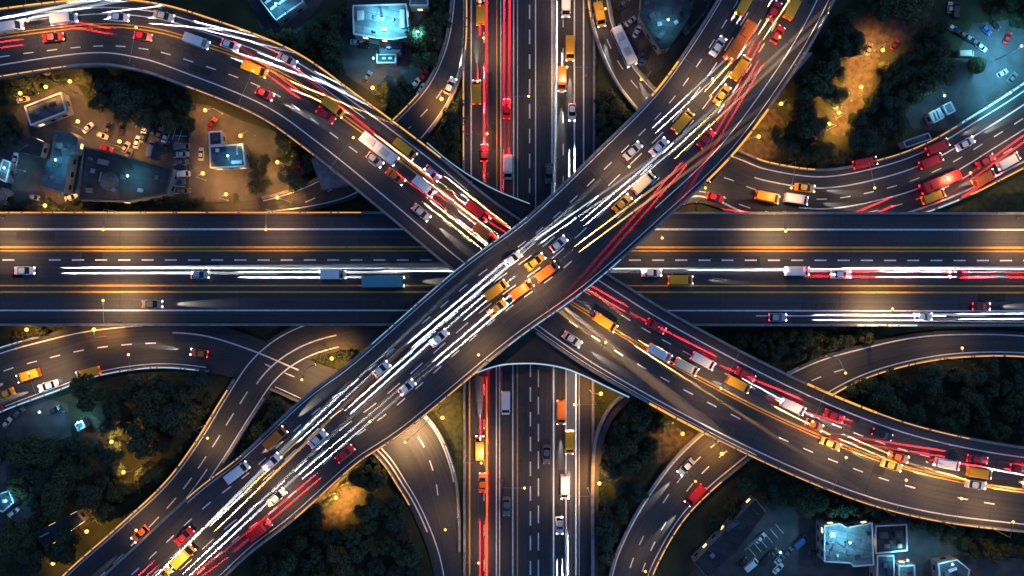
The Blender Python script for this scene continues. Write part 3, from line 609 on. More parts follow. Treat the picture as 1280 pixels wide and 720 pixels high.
# C
def c1(x, y, *k, **kw): return one(C, x, y, *k, **kw)
c1(995, 339, 'delivery_van', 'white'); c1(850, 350, 'delivery_van', 'yellow', 'soft'); c1(820, 341, 'saloon_car', 'white', 'head'); c1(1050, 343, 'saloon_car', 'white'); c1(1225, 383, 'hatchback', 'red', 'soft'); c1(192, 380, 'saloon_car', 'grey', 'soft'); c1(480, 352, 'city_bus', 'teal', 'soft')  # teal bus paint imitates a cyan light streak
row(C, 78, pj(C, 240, 336), pj(C, 560, 336), WCAR, 'head', gap=(18, 26)); row(C, 78, pj(C, 1185, 336), pj(C, 1420, 336), RED, 'tail', gap=(12, 18)); row(C, 73, pj(C, 20, 336), pj(C, 240, 336), WCAR, 'head', gap=(30, 40)); row(C, 131, pj(C, 960, 336), pj(C, 1190, 336), WCAR, 'head', gap=(22, 30))
# D (drawn from top to bottom; rev = driving up the picture)
def d1(x, y, *k, **kw): return one(D, x, y, *k, **kw)
d1(601, 17, 'delivery_van', 'yellow', 'tail', rev=True); d1(596, 116, 'delivery_van', 'yellow', 'soft', rev=True); d1(635, 210, 'delivery_van', 'white', 'off'); d1(686, 217, 'saloon_car', 'grey', 'off'); d1(702, 100, 'delivery_van', 'orange', 'soft'); d1(712, 98, 'delivery_van', 'yellow', 'soft'); d1(707, 8, 'delivery_van', 'white')
d1(600, 559, 'delivery_van', 'yellow', 'soft', rev=True); d1(632, 503, 'delivery_van', 'white', 'off'); d1(633, 632, 'saloon_car', 'grey', 'off'); d1(683, 567, 'saloon_car', 'grey', 'off'); d1(701, 515, 'delivery_van', 'orange', 'soft'); d1(711.5, 516, 'delivery_van', 'yellow', 'soft'); d1(706, 608, 'delivery_van', 'white', 'head')
row(D, dx(605), 30, pj(D, 661, 260), RED, 'tail', True, (22, 30), 'M'); row(D, dx(604), pj(D, 661, 440), pj(D, 661, 560), RED, 'tail', True, (22, 30), 'M'); row(D, dx(604), pj(D, 661, 590), D.len - 60, [('saloon_car', 'orange'), ('taxi', 'yellow'), ('saloon_car', 'red')], 'tail', True, (18, 26), 'M')
row(D, dx(703), pj(D, 661, 112), pj(D, 661, 230), WCAR, 'head', False, (18, 26), 'M'); row(D, dx(714), pj(D, 661, 130), pj(D, 661, 240), WCAR, 'head', False, (20, 28), 'M'); row(D, dx(700), pj(D, 661, -60), pj(D, 661, 85), WCAR, 'head', False, (18, 26), 'M')
row(D, dx(634), 60, pj(D, 661, 180), [('saloon_car', 'red')], 'tail', True, (24, 40), 'M'); row(D, dx(700), pj(D, 661, 645), D.len - 40, WCAR, 'head', False, (24, 34), 'M')
# E
def e1(x, y, *k, **kw): return one(E, x, y, *k, **kw)
e1(1005, 235, 'taxi', 'yellow', 'soft'); e1(958, 247, 'delivery_van', 'yellow', 'soft'); e1(985, 248, 'delivery_van', 'white', 'soft'); e1(1162, 202, 'delivery_van', 'red', 'soft'); e1(1170, 184, 'delivery_van', 'red', 'soft'); e1(1205, 180, 'saloon_car', 'white', 'soft'); e1(1172, 228, 'city_bus', 'red', 'tail_bend')
e1(1228, 223, 'delivery_van', 'orange', 'soft'); e1(1165, 246, 'delivery_van', 'yellow', 'soft'); e1(1196, 236, 'delivery_van', 'white', 'bend'); e1(1264, 204, 'delivery_van', 'red', 'tail_bend'); e1(1080, 204, 'delivery_van', 'red', 'soft')
row(E, 66, pj(E, 890, 220), pj(E, 1120, 240), RED, 'tail_bend', gap=(14, 18)); row(E, 58, pj(E, 1215, 200), E.len - 60, RED, 'tail_bend', gap=(14, 18)); row(E, 70, pj(E, 1200, 205), E.len - 60, WCAR, 'bend', gap=(12, 18))
# ramps
one(F, 38, 469, 'delivery_van', 'yellow', 'soft', rev=True); one(F, 112, 466, 'delivery_van', 'yellow', 'soft', rev=True); one(F, 250, 441, 'hatchback', 'orange', 'soft', rev=True); one(F, 62, 482, 'saloon_car', 'white', 'soft', rev=True); one(F, 8, 492, 'saloon_car', 'yellow', 'soft', rev=True)
one(F2, 176, 667, 'hatchback', 'orange', 'soft'); one(I, 868, 632 - 14, 'delivery_van', 'red', 'soft', rev=True); one(I, 857, 583, 'saloon_car', 'silver', 'soft', rev=True); one(L, 749, 20, 'delivery_van', 'yellow', 'soft'); one(L, 779, 60, 'city_bus', 'white', 'soft'); one(J, 563, 108, 'hatchback', 'white', 'soft')
ROADNAME = dict(A='top diagonal viaduct', B='curving viaduct', C='east-west highway', D='north-south freeway', E='north-east curving ramp', F='west ramp', F2='south-west slip road', I='south-east loop road', J='north ramp', L='slip road beside the freeway')
ENDNAME = dict(A='its south-west end', B='its west end', C='its west end', D='its north end', E='its west end', F='its west end', F2='its north end', I='its south end', J='its west end', L='its north end')
KW = dict(saloon_car='saloon car', hatchback='hatchback', taxi='taxi', delivery_van='van', coach='coach', city_bus='bus', box_lorry='box lorry', long_lorry='long lorry')
cat_of = dict(saloon_car='car', hatchback='car', taxi='taxi', delivery_van='van', coach='bus', city_bus='bus', box_lorry='truck', long_lorry='truck')
from collections import defaultdict
grp = defaultdict(list)
for t in TRAF: grp[(t[0].key, t[3], t[4])].append(t)
for (k, kind, col), ls in grp.items():
    ls.sort(key=lambda t: t[1])
    for i, t in enumerate(ls):
        which = 'the only one on the ' + ROADNAME[k] if len(ls) == 1 else f'{ordn(i)} of its kind from {ENDNAME[k]} on the {ROADNAME[k]}'
        tag(t[6], f'{col} {KW[kind]}, {which}', cat_of[kind], 'traffic on the ' + ROADNAME[k])
# ------------------------------------------------------------------ ground: lots, soil, verges
LOTS = []
def lot(pts, m, name='parking_lot', z=None, block=True):
    if m in ('soil', 'grass'):                   # worn edges, not a ruled outline
        g2 = random.Random(len(LOTS)); pts = [(q[0] + g2.uniform(-2.2, 2.2), q[1] + g2.uniform(-2.2, 2.2)) for q in catmull(pts + pts[:1], 4)[:-1]]
    z = .02 + .006 * len(LOTS)
    bm = bmesh.new(); bm.faces.new([bm.verts.new(P(x, y, z)) for x, y in pts]); bmesh.ops.triangulate(bm, faces=bm.faces[:]); fixn(bm)
    for f in bm.faces:
        if f.normal.z < 0: f.normal_flip()
    o = tag(obj(name, bm, M[m]), kind='structure'); LOTS.append((pts, block)); return o
def inpoly(x, y, pts):
    c = False; n = len(pts)
    for i in range(n):
        (x1, y1), (x2, y2) = pts[i], pts[(i + 1) % n]
        if (y1 > y) != (y2 > y) and x < (x2 - x1) * (y - y1) / (y2 - y1) + x1: c = not c
    return c
lot([(0, 170), (28, 128), (70, 108), (95, 104), (112, 130), (165, 145), (232, 172), (222, 244), (160, 256), (0, 258)], 'lot')
lot([(236, 128), (262, 132), (300, 150), (345, 165), (352, 200), (388, 240), (380, 252), (236, 252)], 'lot_pale')
lot([(425, 62), (440, -30), (545, -30), (512, 60), (535, 100), (500, 112), (468, 118), (430, 92)], 'lot')
lot([(300, -20), (420, -20), (372, 42), (326, 36)], 'lot')
lot([(768, -30), (900, -30), (880, 30), (840, 75), (815, 95), (795, 70), (778, 30)], 'lot')
lot([(1070, 30), (1100, 10), (1160, 5), (1150, 45), (1105, 60), (1085, 120), (1060, 165), (1035, 160), (1050, 110)], 'soil', 'path')
lot([(1130, 80), (1180, 100), (1215, 30), (1290, 20), (1400, 20), (1340, 90), (1280, 130), (1190, 165), (1140, 160), (1125, 130)], 'lot')
lot([(0, 520), (45, 495), (85, 505), (90, 545), (60, 555), (0, 560)], 'lot')
lot([(100, 520), (125, 525), (140, 570), (125, 590), (100, 570)], 'soil', 'path')
lot([(385, 625), (410, 605), (440, 598), (455, 606), (445, 625), (430, 650), (395, 660), (385, 645)], 'soil', 'path')
lot([(530, 515), (568, 485), (577, 520), (577, 575), (560, 550)], 'grass', 'grass_verge', block=False)
lot([(820, 530), (870, 545), (850, 570), (825, 580), (812, 550)], 'soil', 'path')
lot([(860, 720), (960, 622), (1010, 640), (1040, 680), (1030, 800), (830, 800)], 'lot')
lot([(1020, 645), (1150, 645), (1200, 690), (1290, 700), (1290, 800), (1020, 800)], 'lot')
lot([(0, 570), (40, 590), (55, 630), (40, 660), (0, 670)], 'lot')
lot([(1120, 262), (1290, 210), (1290, 264)], 'grass', 'grass_verge', block=False)
lot([(350, 444), (385, 434), (470, 434), (430, 468), (395, 460)], 'grass', 'grass_verge', block=False)
lot([(984, 455), (1010, 440), (960, 447), (940, 455)], 'grass', 'grass_verge', block=False)
lot([(912, 186), (955, 135), (985, 165), (960, 200)], 'soil', 'path')
# parking bay lines
bm = bmesh.new()
for (x, y, a, n, st) in ((172, 152, 18, 8, 8), (226, 170, 92, 9, 9), (1130, 20, -38, 8, 10), (880, 690, -40, 7, 9), (940, 690, -40, 6, 9)):
    for i in range(n):
        p = P(x + i * st * math.cos(R(a)), y + i * st * math.sin(R(a)), .2); bx(bm, p.x - .05, p.x + .05, p.y - 1.4, p.y + 1.4, .19, .2, 0, R(-a), (p.x, p.y))
tag(obj('lane_marking', bm, M['white']), kind='structure')
# pale embankment walls under the top viaduct
def wallpoly(pts, z0, z1, label, m='concrete', cat='retaining wall'):
    bm = bmesh.new(); prism(bm, [P(x, y, z1) for x, y in pts], z0, z1); fixn(bm); return tag(obj('retaining_wall', bm, M[m]), label, cat)
wallpoly([(1002, 64), (1016, 66), (990, 97), (981, 92)], -.1, 9, 'pale concrete block beside the top viaduct, upper one by the grove')
wallpoly([(945, 140), (952, 148), (926, 178), (915, 184), (911, 179)], -.1, 4, 'pale concrete block beside the top viaduct, lower one at the ramp')
wallpoly([(388, 198), (394, 198), (437, 231), (403, 237)], -.1, 3.2, 'grey triangular concrete apron beside the curving viaduct')
# ------------------------------------------------------------------ buildings
BLD = []
def building(label, pts, h, roof='roof_grey', wall='wallp', trim=True, extras=(), z0=-.1, lit=2, cat='building', name='building'):
    """pts: roof outline in photo pixels (at roof height)"""
    q = [P(x, y, h) for x, y in pts]; c = sum(q, Vector()) / len(q); t = empty(name, (c.x, c.y, 0)); tag(t, label, cat)
    loc = [(p.x - c.x, p.y - c.y) for p in q]
    BLD.append(pts)
    n = len(loc); ar = sum(loc[i][0] * loc[(i + 1) % n][1] - loc[(i + 1) % n][0] * loc[i][1] for i in range(n))
    if ar < 0: loc.reverse()
    bm = bmesh.new(); prism(bm, loc, z0, h - .25); fixn(bm); obj('wall', bm, M[wall], t)
    inn = [(x * .985, y * .985) for x, y in loc]
    bm = bmesh.new(); prism(bm, inn, h - .248, h - .05)
    # seams in the roofing
    fixn(bm); rf = obj('roof', bm, M[roof], t)
    if trim:
        bm = bmesh.new()
        for i in range(n):
            a = Vector(loc[i]); b = Vector(loc[(i + 1) % n]); d = (b - a).normalized(); nn = Vector((d.y, -d.x))
            k = [a + nn * .06 - d * .0, b + nn * .06, b - nn * .22 - d * .22, a - nn * .22 + d * .22]
            prism(bm, k, h - .3, h + .3 + .002 * i)
        fixn(bm); obj('roof_edge', bm, M['trim'] if trim is True else M[trim], t)
    for i in range(n):
        a = Vector(loc[i]); b = Vector(loc[(i + 1) % n]); d = b - a; L_ = d.length
        if L_ < 2.2: continue
        d.normalize(); nn = Vector((d.y, -d.x)); k = max(1, int(L_ / 2.6))
        for fl in range(max(1, int(h / 3))):
            for j in range(k):
                c2 = a + d * (L_ * (j + .5) / k) + nn * .03; bm = bmesh.new(); zc = 1.7 + fl * 3
                w2 = [c2 - d * .55 - nn * .06, c2 + d * .55 - nn * .06, c2 + d * .55 + nn * .03, c2 - d * .55 + nn * .03]
                prism(bm, w2, zc - .6, zc + .6); fixn(bm); obj('window', bm, M['winlit' if rng.random() < lit * .12 else 'windark'], t)
    extras = list(extras); g3 = random.Random(len(BLD)); xs = [p[0] for p in pts]; ys = [p[1] for p in pts]
    for k in range(14):
        x, y = g3.uniform(min(xs), max(xs)), g3.uniform(min(ys), max(ys))
        if all(inpoly(x + a, y + b, pts) for a in (-5, 5) for b in (-5, 5)) and all(math.hypot(x - e[1], y - e[2]) > 7 for e in extras):
            ky = g3.choice(['box', 'hut', 'duct', 'tank']); an = g3.choice([0, 90]) - math.degrees(math.atan2(pts[1][1] - pts[0][1], pts[1][0] - pts[0][0]))
            if ky == 'tank': extras.append(('tank', x, y, g3.uniform(.3, .55), 0, g3.uniform(.6, 1.1), g3.choice(['steel', 'roof_dark', 'roof_pale']), 0))
            elif ky == 'duct': extras.append(('duct', x, y, g3.uniform(1.6, 2.6), .35, .4, g3.choice(['steel', 'roof_grey']), an))
            else: extras.append((ky, x, y, g3.uniform(.5, 1.3), g3.uniform(.5, 1.1), g3.uniform(.3, .8), g3.choice(['steel', 'roof_grey', 'roof_dark', 'roof_pale']), an))
    for e in extras:
        kind, x, y, sx, sy, hh, m, a = e; p = P(x, y, h); bm = bmesh.new()
        if kind == 'tank': cyl(bm, (0, 0), sx, 0, hh, 16); cyl(bm, (0, 0), sx * .3, hh, hh + .12, 10)
        elif kind == 'cyl': cyl(bm, (0, 0), sx, 0, hh, 24); cyl(bm, (0, 0), sx * .85, hh, hh + .1, 24)
        else:
            bx(bm, -sx / 2, sx / 2, -sy / 2, sy / 2, 0, hh); bmesh.ops.bevel(bm, geom=bm.edges[:], offset=.05, segments=1)
            bx(bm, -sx * .3, sx * .3, -sy * .3, sy * .3, hh, hh + .08)
        nm = {'cyl': 'skylight', 'box': 'roof_vent', 'hut': 'roof_hut', 'duct': 'roof_duct', 'tank': 'water_tank'}[kind]
        o = obj(nm, bm, M[m], t, (p.x - c.x, p.y - c.y, h - .05)); o.rotation_euler = (0, 0, R(a))
    return t
building('grey flat-roofed house with white edging beside the amber-lit yard', [(31, 133), (77, 115.5), (83, 139.5), (38.6, 157)], 4, 'roof_grey', extras=[('box', 48, 140, 1, 1, .5, 'steel', 20), ('box', 66, 130, 1.4, .8, .4, 'roof_dark', 20)])
building('long stepped blue-grey roof between the house and large flat building', [(68, 163), (88, 165), (97, 172), (94, 190), (88, 192), (79, 241), (50, 233), (58, 200), (62, 198)], 4.5, 'roof_blue', trim=False, extras=[('hut', 76, 182, 1.2, 1.2, .6, 'roof_pale', 15), ('box', 66, 222, .8, .8, .5, 'steel', 15)])
building('large dark flat-roofed building with a round skylight', [(105, 184), (150, 194), (216, 211), (208, 242), (160, 252), (98, 250)], 5, 'roof_dark', trim='conc_dark', extras=[('cyl', 137, 227, 2.1, 0, .35, 'roof_grey', 0), ('hut', 130, 203, 2.2, 1.2, .9, 'roof_pale', -12), ('box', 117, 214, 1, 1, .6, 'steel', -12), ('box', 176, 238, 1.2, .8, .5, 'steel', -12), ('box', 112, 238, 1.4, 1, .6, 'roof_pale', 0), ('box', 196, 222, .8, .8, .4, 'roof_pale', 0)])
building('navy-roofed house with lit edges in the eastern amber lot', [(262, 183), (304, 180), (307, 208), (263, 210)], 4.5, 'roof_blue', extras=[('box', 272, 188, .7, .7, .5, 'trim', 0), ('hut', 296, 203, 2.2, .7, .5, 'trim', 0)], lit=5)
building('small grey annex roof on the upper side of the navy-roofed house', [(261, 165), (277, 164), (278, 181), (262, 182.4)], 3.4, 'roof_grey')
building('low black-roofed hut with a red lamp west of the long blue roof', [(25, 178), (38, 170), (55, 178), (50, 196), (24, 190)], 3.2, 'roof_dark', trim=False, extras=[('box', 36, 188, .4, .4, .4, 'redlens', 0)])
building('white metal-roofed shed at the left edge of the yard', [(-4, 222), (4, 199), (14, 203), (8, 228)], 3, 'roof_pale')
building('dark shed at the lower left corner of the yard', [(-8, 246), (2, 234), (10, 240), (4, 256)], 3, 'roof_blue', trim=False)
building('pale blue floodlit roof between the trees at the top', [(441, 7), (508, 5), (512, 46), (490, 50), (470, 48), (442, 43)], 6, 'roof_pale', extras=[('hut', 451, 20, 1.4, 2, .8, 'trim', 0), ('hut', 503, 24, 1, 4, .7, 'trim', 0), ('box', 469, 22, .8, .8, .5, 'steel', 0), ('box', 480, 37, 1.2, .6, .4, 'steel', 0)])
building('lower blue-grey wing south of the floodlit roof', [(474, 50.5), (500, 51), (500, 66), (474, 65)], 4, 'roof_blue', trim=False, extras=[('box', 486, 58, 1, 1, .5, 'steel', 0)])
building('small generator hut beside the cold floodlight', [(471, 68), (495, 68), (495, 79), (471, 79)], 2.6, 'roof_grey', extras=[('box', 480, 73, .8, .5, .4, 'trim', 0), ('box', 488, 73, .8, .5, .4, 'trim', 0)])
building('pale block behind the floodlit roof, at the top edge', [(514, -25), (535, -25), (535, 7), (512, 7)], 5, 'roof_pale')
building('slanting blue-roofed building with white edge lines, top left of the trees', [(316, -12), (350, -28), (380, 2), (345, 26)], 5, 'roof_blue', extras=[('hut', 350, 4, 5, .5, .4, 'trim', 35), ('hut', 343, -4, 5, .5, .4, 'trim', 35)])
building('grey hall roof in the top car park between ramp and viaduct', [(804, -20), (838, -25), (868, 12), (838, 58), (826, 62), (800, 20)], 5, 'roof_grey', trim='conc_dark', extras=[('box', 815, 20, 1.2, 1, .6, 'steel', 30), ('box', 845, 28, .8, .8, .5, 'trim', 30), ('hut', 826, 44, 2, 1, .7, 'roof_pale', 50)])
building('narrow dark block beside the top car park, next to the viaduct', [(873, -15), (890, -20), (884, 12), (862, 38), (856, 30)], 5, 'roof_dark', trim='conc_dark')
building('shed with white striped roof panels in the blue-lit lot', [(1161, 142), (1174, 135), (1180, 147), (1167, 154)], 3, 'roof_grey', extras=[('hut', 1166, 146, .4, 2, .2, 'trim', 20), ('hut', 1170, 144, .4, 2, .2, 'trim', 20), ('hut', 1174, 142, .4, 2, .2, 'trim', 20)])
building('small white-roofed kiosk next to the striped shed', [(1178, 132), (1188, 127), (1194, 139), (1184, 144)], 3, 'roof_pale')
building('teal-roofed waiting shelter on the ramp verge', [(1128, 177), (1160, 166), (1164, 174), (1132, 185)], 3, 'roof_blue', trim='steel')
building('turquoise-lit flat roof at the bottom right', [(1030, 657), (1050, 654), (1058, 659), (1090, 653), (1092, 706), (1066, 708), (1064, 704), (1030, 702)], 6, 'roof_pale', extras=[('box', 1046, 694, .5, .5, .5, 'trim', 0), ('box', 1072, 676, 1.2, .8, .5, 'steel', 0), ('box', 1040, 668, 1.2, 1, .5, 'steel', 0), ('box', 1060, 690, .7, 1, .4, 'steel', 0)])
building('dark service block joined to the turquoise-lit roof', [(1094, 657), (1133, 655), (1134, 688), (1094, 692)], 5, 'roof_dark', extras=[('hut', 1104, 668, 1.8, 1.4, .8, 'roof_grey', 0), ('hut', 1122, 667, 1.6, 1.6, .9, 'roof_blue', 0), ('box', 1108, 682, 1.2, .8, .6, 'steel', 0), ('box', 1124, 682, .8, .8, .7, 'trim', 0)])
building('narrow blue block below the dark service block', [(1096, 694), (1117, 694), (1118, 735), (1096, 735)], 5, 'roof_blue', extras=[('box', 1106, 706, .8, 1, .5, 'steel', 0)])
building('small bright white roof at the bottom edge', [(1123, 707), (1143, 706), (1144, 735), (1123, 735)], 4.5, 'roof_pale')
building('low teal roof with ducts near the bottom right corner', [(1172, 704), (1196, 699), (1212, 712), (1206, 740), (1176, 740)], 4, 'roof_blue', extras=[('hut', 1190, 712, 2, .6, .5, 'trim', 20), ('box', 1183, 718, 1, 1, .6, 'steel', 0)])
building('long dark warehouse roof slanting below the loop road', [(868, 704), (945, 624), (958, 640), (920, 690), (884, 722)], 5, 'roof_dark', trim=False, extras=[('hut', 914, 656, 3.4, 1.3, .6, 'roof_grey', 38), ('hut', 938, 680, 3.8, .5, .6, 'roof_pale', 42), ('box', 890, 694, 1, 1, .5, 'steel', 40)])
building('turquoise kiosk at the end of the floodlit forecourt', [(94, 530), (103, 525), (107, 533), (98, 539)], 3, 'roof_blue')
building('small teal house among the trees at the left edge', [(-4, 618), (12, 613), (18, 628), (4, 640), (-6, 636)], 3.5, 'roof_blue', extras=[('box', 6, 626, .8, .8, .5, 'trim', 0)])
building('long black roof under the trees at the lower left', [(40, 668), (95, 640), (104, 652), (56, 686)], 3.5, 'roof_dark', trim=False)
# ------------------------------------------------------------------ parked cars
PARK = []
def parked(x, y, a, kind, col, z, where, s=.66):
    o = vehicle(kind, col, 'off'); p = P(x, y, z); o.location = (p.x, p.y, z); o.rotation_euler = (0, 0, R(a)); o.scale = (s,) * 3; PARK.append((x, y, kind, col, where, o))
cols = ['white', 'black', 'grey', 'silver', 'grey', 'white', 'blue', 'black', 'silver', 'grey', 'red', 'cream', 'black']
i = 0
def lotcars(lst, where, a0=90):
    global i
    for e in lst:
        x, y = e[0], e[1]; a = e[2] if len(e) > 2 else a0
        parked(x, y, a + rng.uniform(-4, 4), rng.choice(['saloon_car', 'hatchback', 'saloon_car', 'delivery_van'] if rng.random() < .4 else ['saloon_car', 'hatchback']), cols[i % len(cols)], .2, where); i += 1
lotcars([(182, 160, 70), (192, 163, 70), (200, 167, 70), (208, 171, 70), (180, 171, 70), (172, 178, 75), (190, 187, 75), (208, 184, 70), (158, 184, 60), (161, 194, 70), (134, 186, -15), (129, 170, -20), (136, 161, 70), (111, 160, 40), (154, 163, 80)], 'the north-west yard', 70)
lotcars([(229, 184), (229, 193), (228, 203), (229, 218), (225, 228), (227, 210), (252, 193, 88), (231, 239, 10), (266, 155, 60)], 'the eastern amber lot', 5)
lotcars([(30, 125, 20), (42, 117, 20), (20, 199, 80), (20, 168, 120), (16, 220, 60), (45, 247, -10), (135, 250, 8), (90, 247, 20), (82, 243, 0)], 'the yard below the curving viaduct')
lotcars([(455, 58, 0), (446, 53, 0), (460, 96, 60), (530, 95, 60), (520, 104, 50), (512, 110, 50), (527, 112, 62)], 'the blue-lit yard at the top')
lotcars([(774, 12, 40), (780, 4, 40), (788, 27, 40), (776, 32, 20), (796, 40, 60), (802, 75, 70), (810, 66, 70), (838, 48, 35)], 'the top car park')
lotcars([(1085, 62, 70), (1118, 56, 60), (1187, 10, 90), (1193, 14, 90), (1190, 36, -30), (1197, 41, -30), (1204, 45, -30), (1211, 49, -30), (1219, 54, -30), (1226, 60, -30), (1232, 38, -40), (1243, 32, -40), (1252, 92, 30), (1264, 98, 50), (1258, 48, 60), (1206, 68, 0)], 'the north-east lots')
lotcars([(928, 702, 40), (938, 705, 40), (958, 696, 45), (966, 690, 45), (974, 698, 45), (984, 690, 45), (972, 710, 45), (1000, 676, 40), (1016, 690, 0), (950, 672, 42)], 'the bottom right car park')
lotcars([(25, 515, 40), (6, 508, 60), (10, 528, 50), (70, 512, 30), (18, 640, 40)], 'the floodlit forecourt at the left')
grp = defaultdict(list)
for x, y, kind, col, where, o in PARK: grp[(kind, col, where)].append((x, o))
for (kind, col, where), ls in grp.items():
    ls.sort(key=lambda t: t[0])
    for k, (x, o) in enumerate(ls):
        tag(o, f'parked {col} {KW[kind]} in {where}' + ('' if len(ls) == 1 else f', {ordn(k)} such from the left'), cat_of[kind], 'cars parked in ' + where)
# ------------------------------------------------------------------ street lamps and floodlights (each with its own lit lamp)
LAMPS = []
def lamp_proto(kind, h, arm, power, col, size=150):
    t = empty('street_lamp' if kind != 'flood' else 'floodlight'); bm = bmesh.new(); cyl(bm, (0, 0), .11, 0, h, 10, .07); cyl(bm, (0, 0), .22, 0, .4, 10); obj('pole', bm, M['steel'], t)
    bm = bmesh.new(); tube(bm, (0, 0, h - .1), (arm, 0, h + .35), .05, .04); obj('arm', bm, M['steel'], t)
    bm = bmesh.new(); loft(bm, [[(arm - .15, -.12, h + .28), (arm - .15, .12, h + .28), (arm - .15, .1, h + .42), (arm - .15, -.1, h + .42)], [(arm + .35, -.2, h + .28), (arm + .35, .2, h + .28), (arm + .35, .16, h + .44), (arm + .35, -.16, h + .44)], [(arm + .75, -.1, h + .28), (arm + .75, .1, h + .28), (arm + .75, .08, h + .36), (arm + .75, -.08, h + .36)]]); fixn(bm)
    hd = obj('lamp_head', bm, M['steel'], t)
    lens = M['coldlens'] if kind in ('flood', 'cold') else M['sodium']
    bm = bmesh.new(); bmesh.ops.create_uvsphere(bm, u_segments=14, v_segments=8, radius=.42 if kind == 'sodium' else .28); bmesh.ops.translate(bm, verts=bm.verts[:], vec=(arm + .86, 0, h + .3)); obj('lens', bm, lens, hd)
    spot('lamp_light', hd, (arm + .86, 0, h - .05), (0, 0, 0), power * LAMP, col, size, 1, .25)
    return t
SOD = (1, .44, .08); WARM = (1, .57, .23); COLD = (.16, .70, 1.0)
LP = {}
def lamp(x, y, z, kind, power, label, a=None, h=8.5, arm=1.6, size=140):
    """x, y: where the lens stands in the photo"""
    col = dict(sodium=SOD, warm=WARM, cold=COLD, flood=COLD)[kind]
    key = (kind, power, h, arm, size)
    if key in LP: t = copy_tree(LP[key])
    else: t = LP[key] = lamp_proto(kind, h, arm, power, col, size)
    if a is None: a = rng.uniform(0, 360)
    p = P(x, y, z + h); ca, sa = math.cos(R(a)), math.sin(R(a))
    t.location = (p.x - (arm + .86) * ca, p.y - (arm + .86) * sa, z - .02); t.rotation_euler = (0, 0, R(a))
    tag(t, label, 'street lamp' if kind != 'flood' else 'floodlight', 'lit lamps'); LAMPS.append((x, y)); return t
GL = [(26, 117, 'by the fence behind the grey house'), (58, 109, 'north of the grey house'), (88, 102, 'at the top of the yard, nearest the viaduct'), (98, 152, 'between the grey house and the parked cars'), (150, 177, 'amid the yard\'s parked cars'),
      (257, 138, 'at the top of the eastern lot'), (301, 170, 'right of the navy-roofed house'), (254, 217, 'left below the navy-roofed house'), (283, 243, 'in front of the navy-roofed house'), (347, 203, 'beside the tree right of the navy house'), (347, 247, 'where the north ramp meets the highway'), (57, 257, 'on the verge beside the highway at left'),
      (466, 110, 'at the corner of the blue-lit yard'), (552, 124, 'on the north ramp'), (1103, 63, 'on the wide amber path in the grove'), (1076, 109, 'lower on the amber grove path'), (1048, 141, 'at the foot of the amber grove path'), (1036, 155, 'under the trees at the path end'), (948, 171, 'beside the pale block by the top viaduct'), (976, 130, 'in the trees beside the top viaduct'),
      (34, 412, 'left of the two by the west ramp'), (118, 412, 'right of the two by the west ramp'), (140, 552, 'in the lower left wood, upper one'), (155, 590, 'in the lower left wood, lower one'), (109, 664, 'beside the slip road at lower left'), (67, 704, 'near the lower left corner'),
      (751, 492, 'on the verge right of the freeway'), (749, 604, 'beside the freeway wall, lower right'), (853, 542, 'on the amber soil below the curving viaduct'), (902, 567, 'in the small tree beside the loop road'), (420, 622, 'on the bare amber soil at the bottom'), (553, 522, 'on the triangular verge by the freeway'), (415, 448, 'on the small grass island below the highway')]
for x, y, wh in GL:
    pw = 19000
    if wh.startswith(('in the lower left', 'near', 'by the fence', 'left of', 'right of the two', 'north')): pw = 20000
    if 'bare amber' in wh: pw = 95000
    if 'grove' in wh or 'path end' in wh: pw = 55000
    lamp(x, y, .1, 'sodium', pw, 'amber street lamp ' + wh, h=7, arm=.9, size=118)
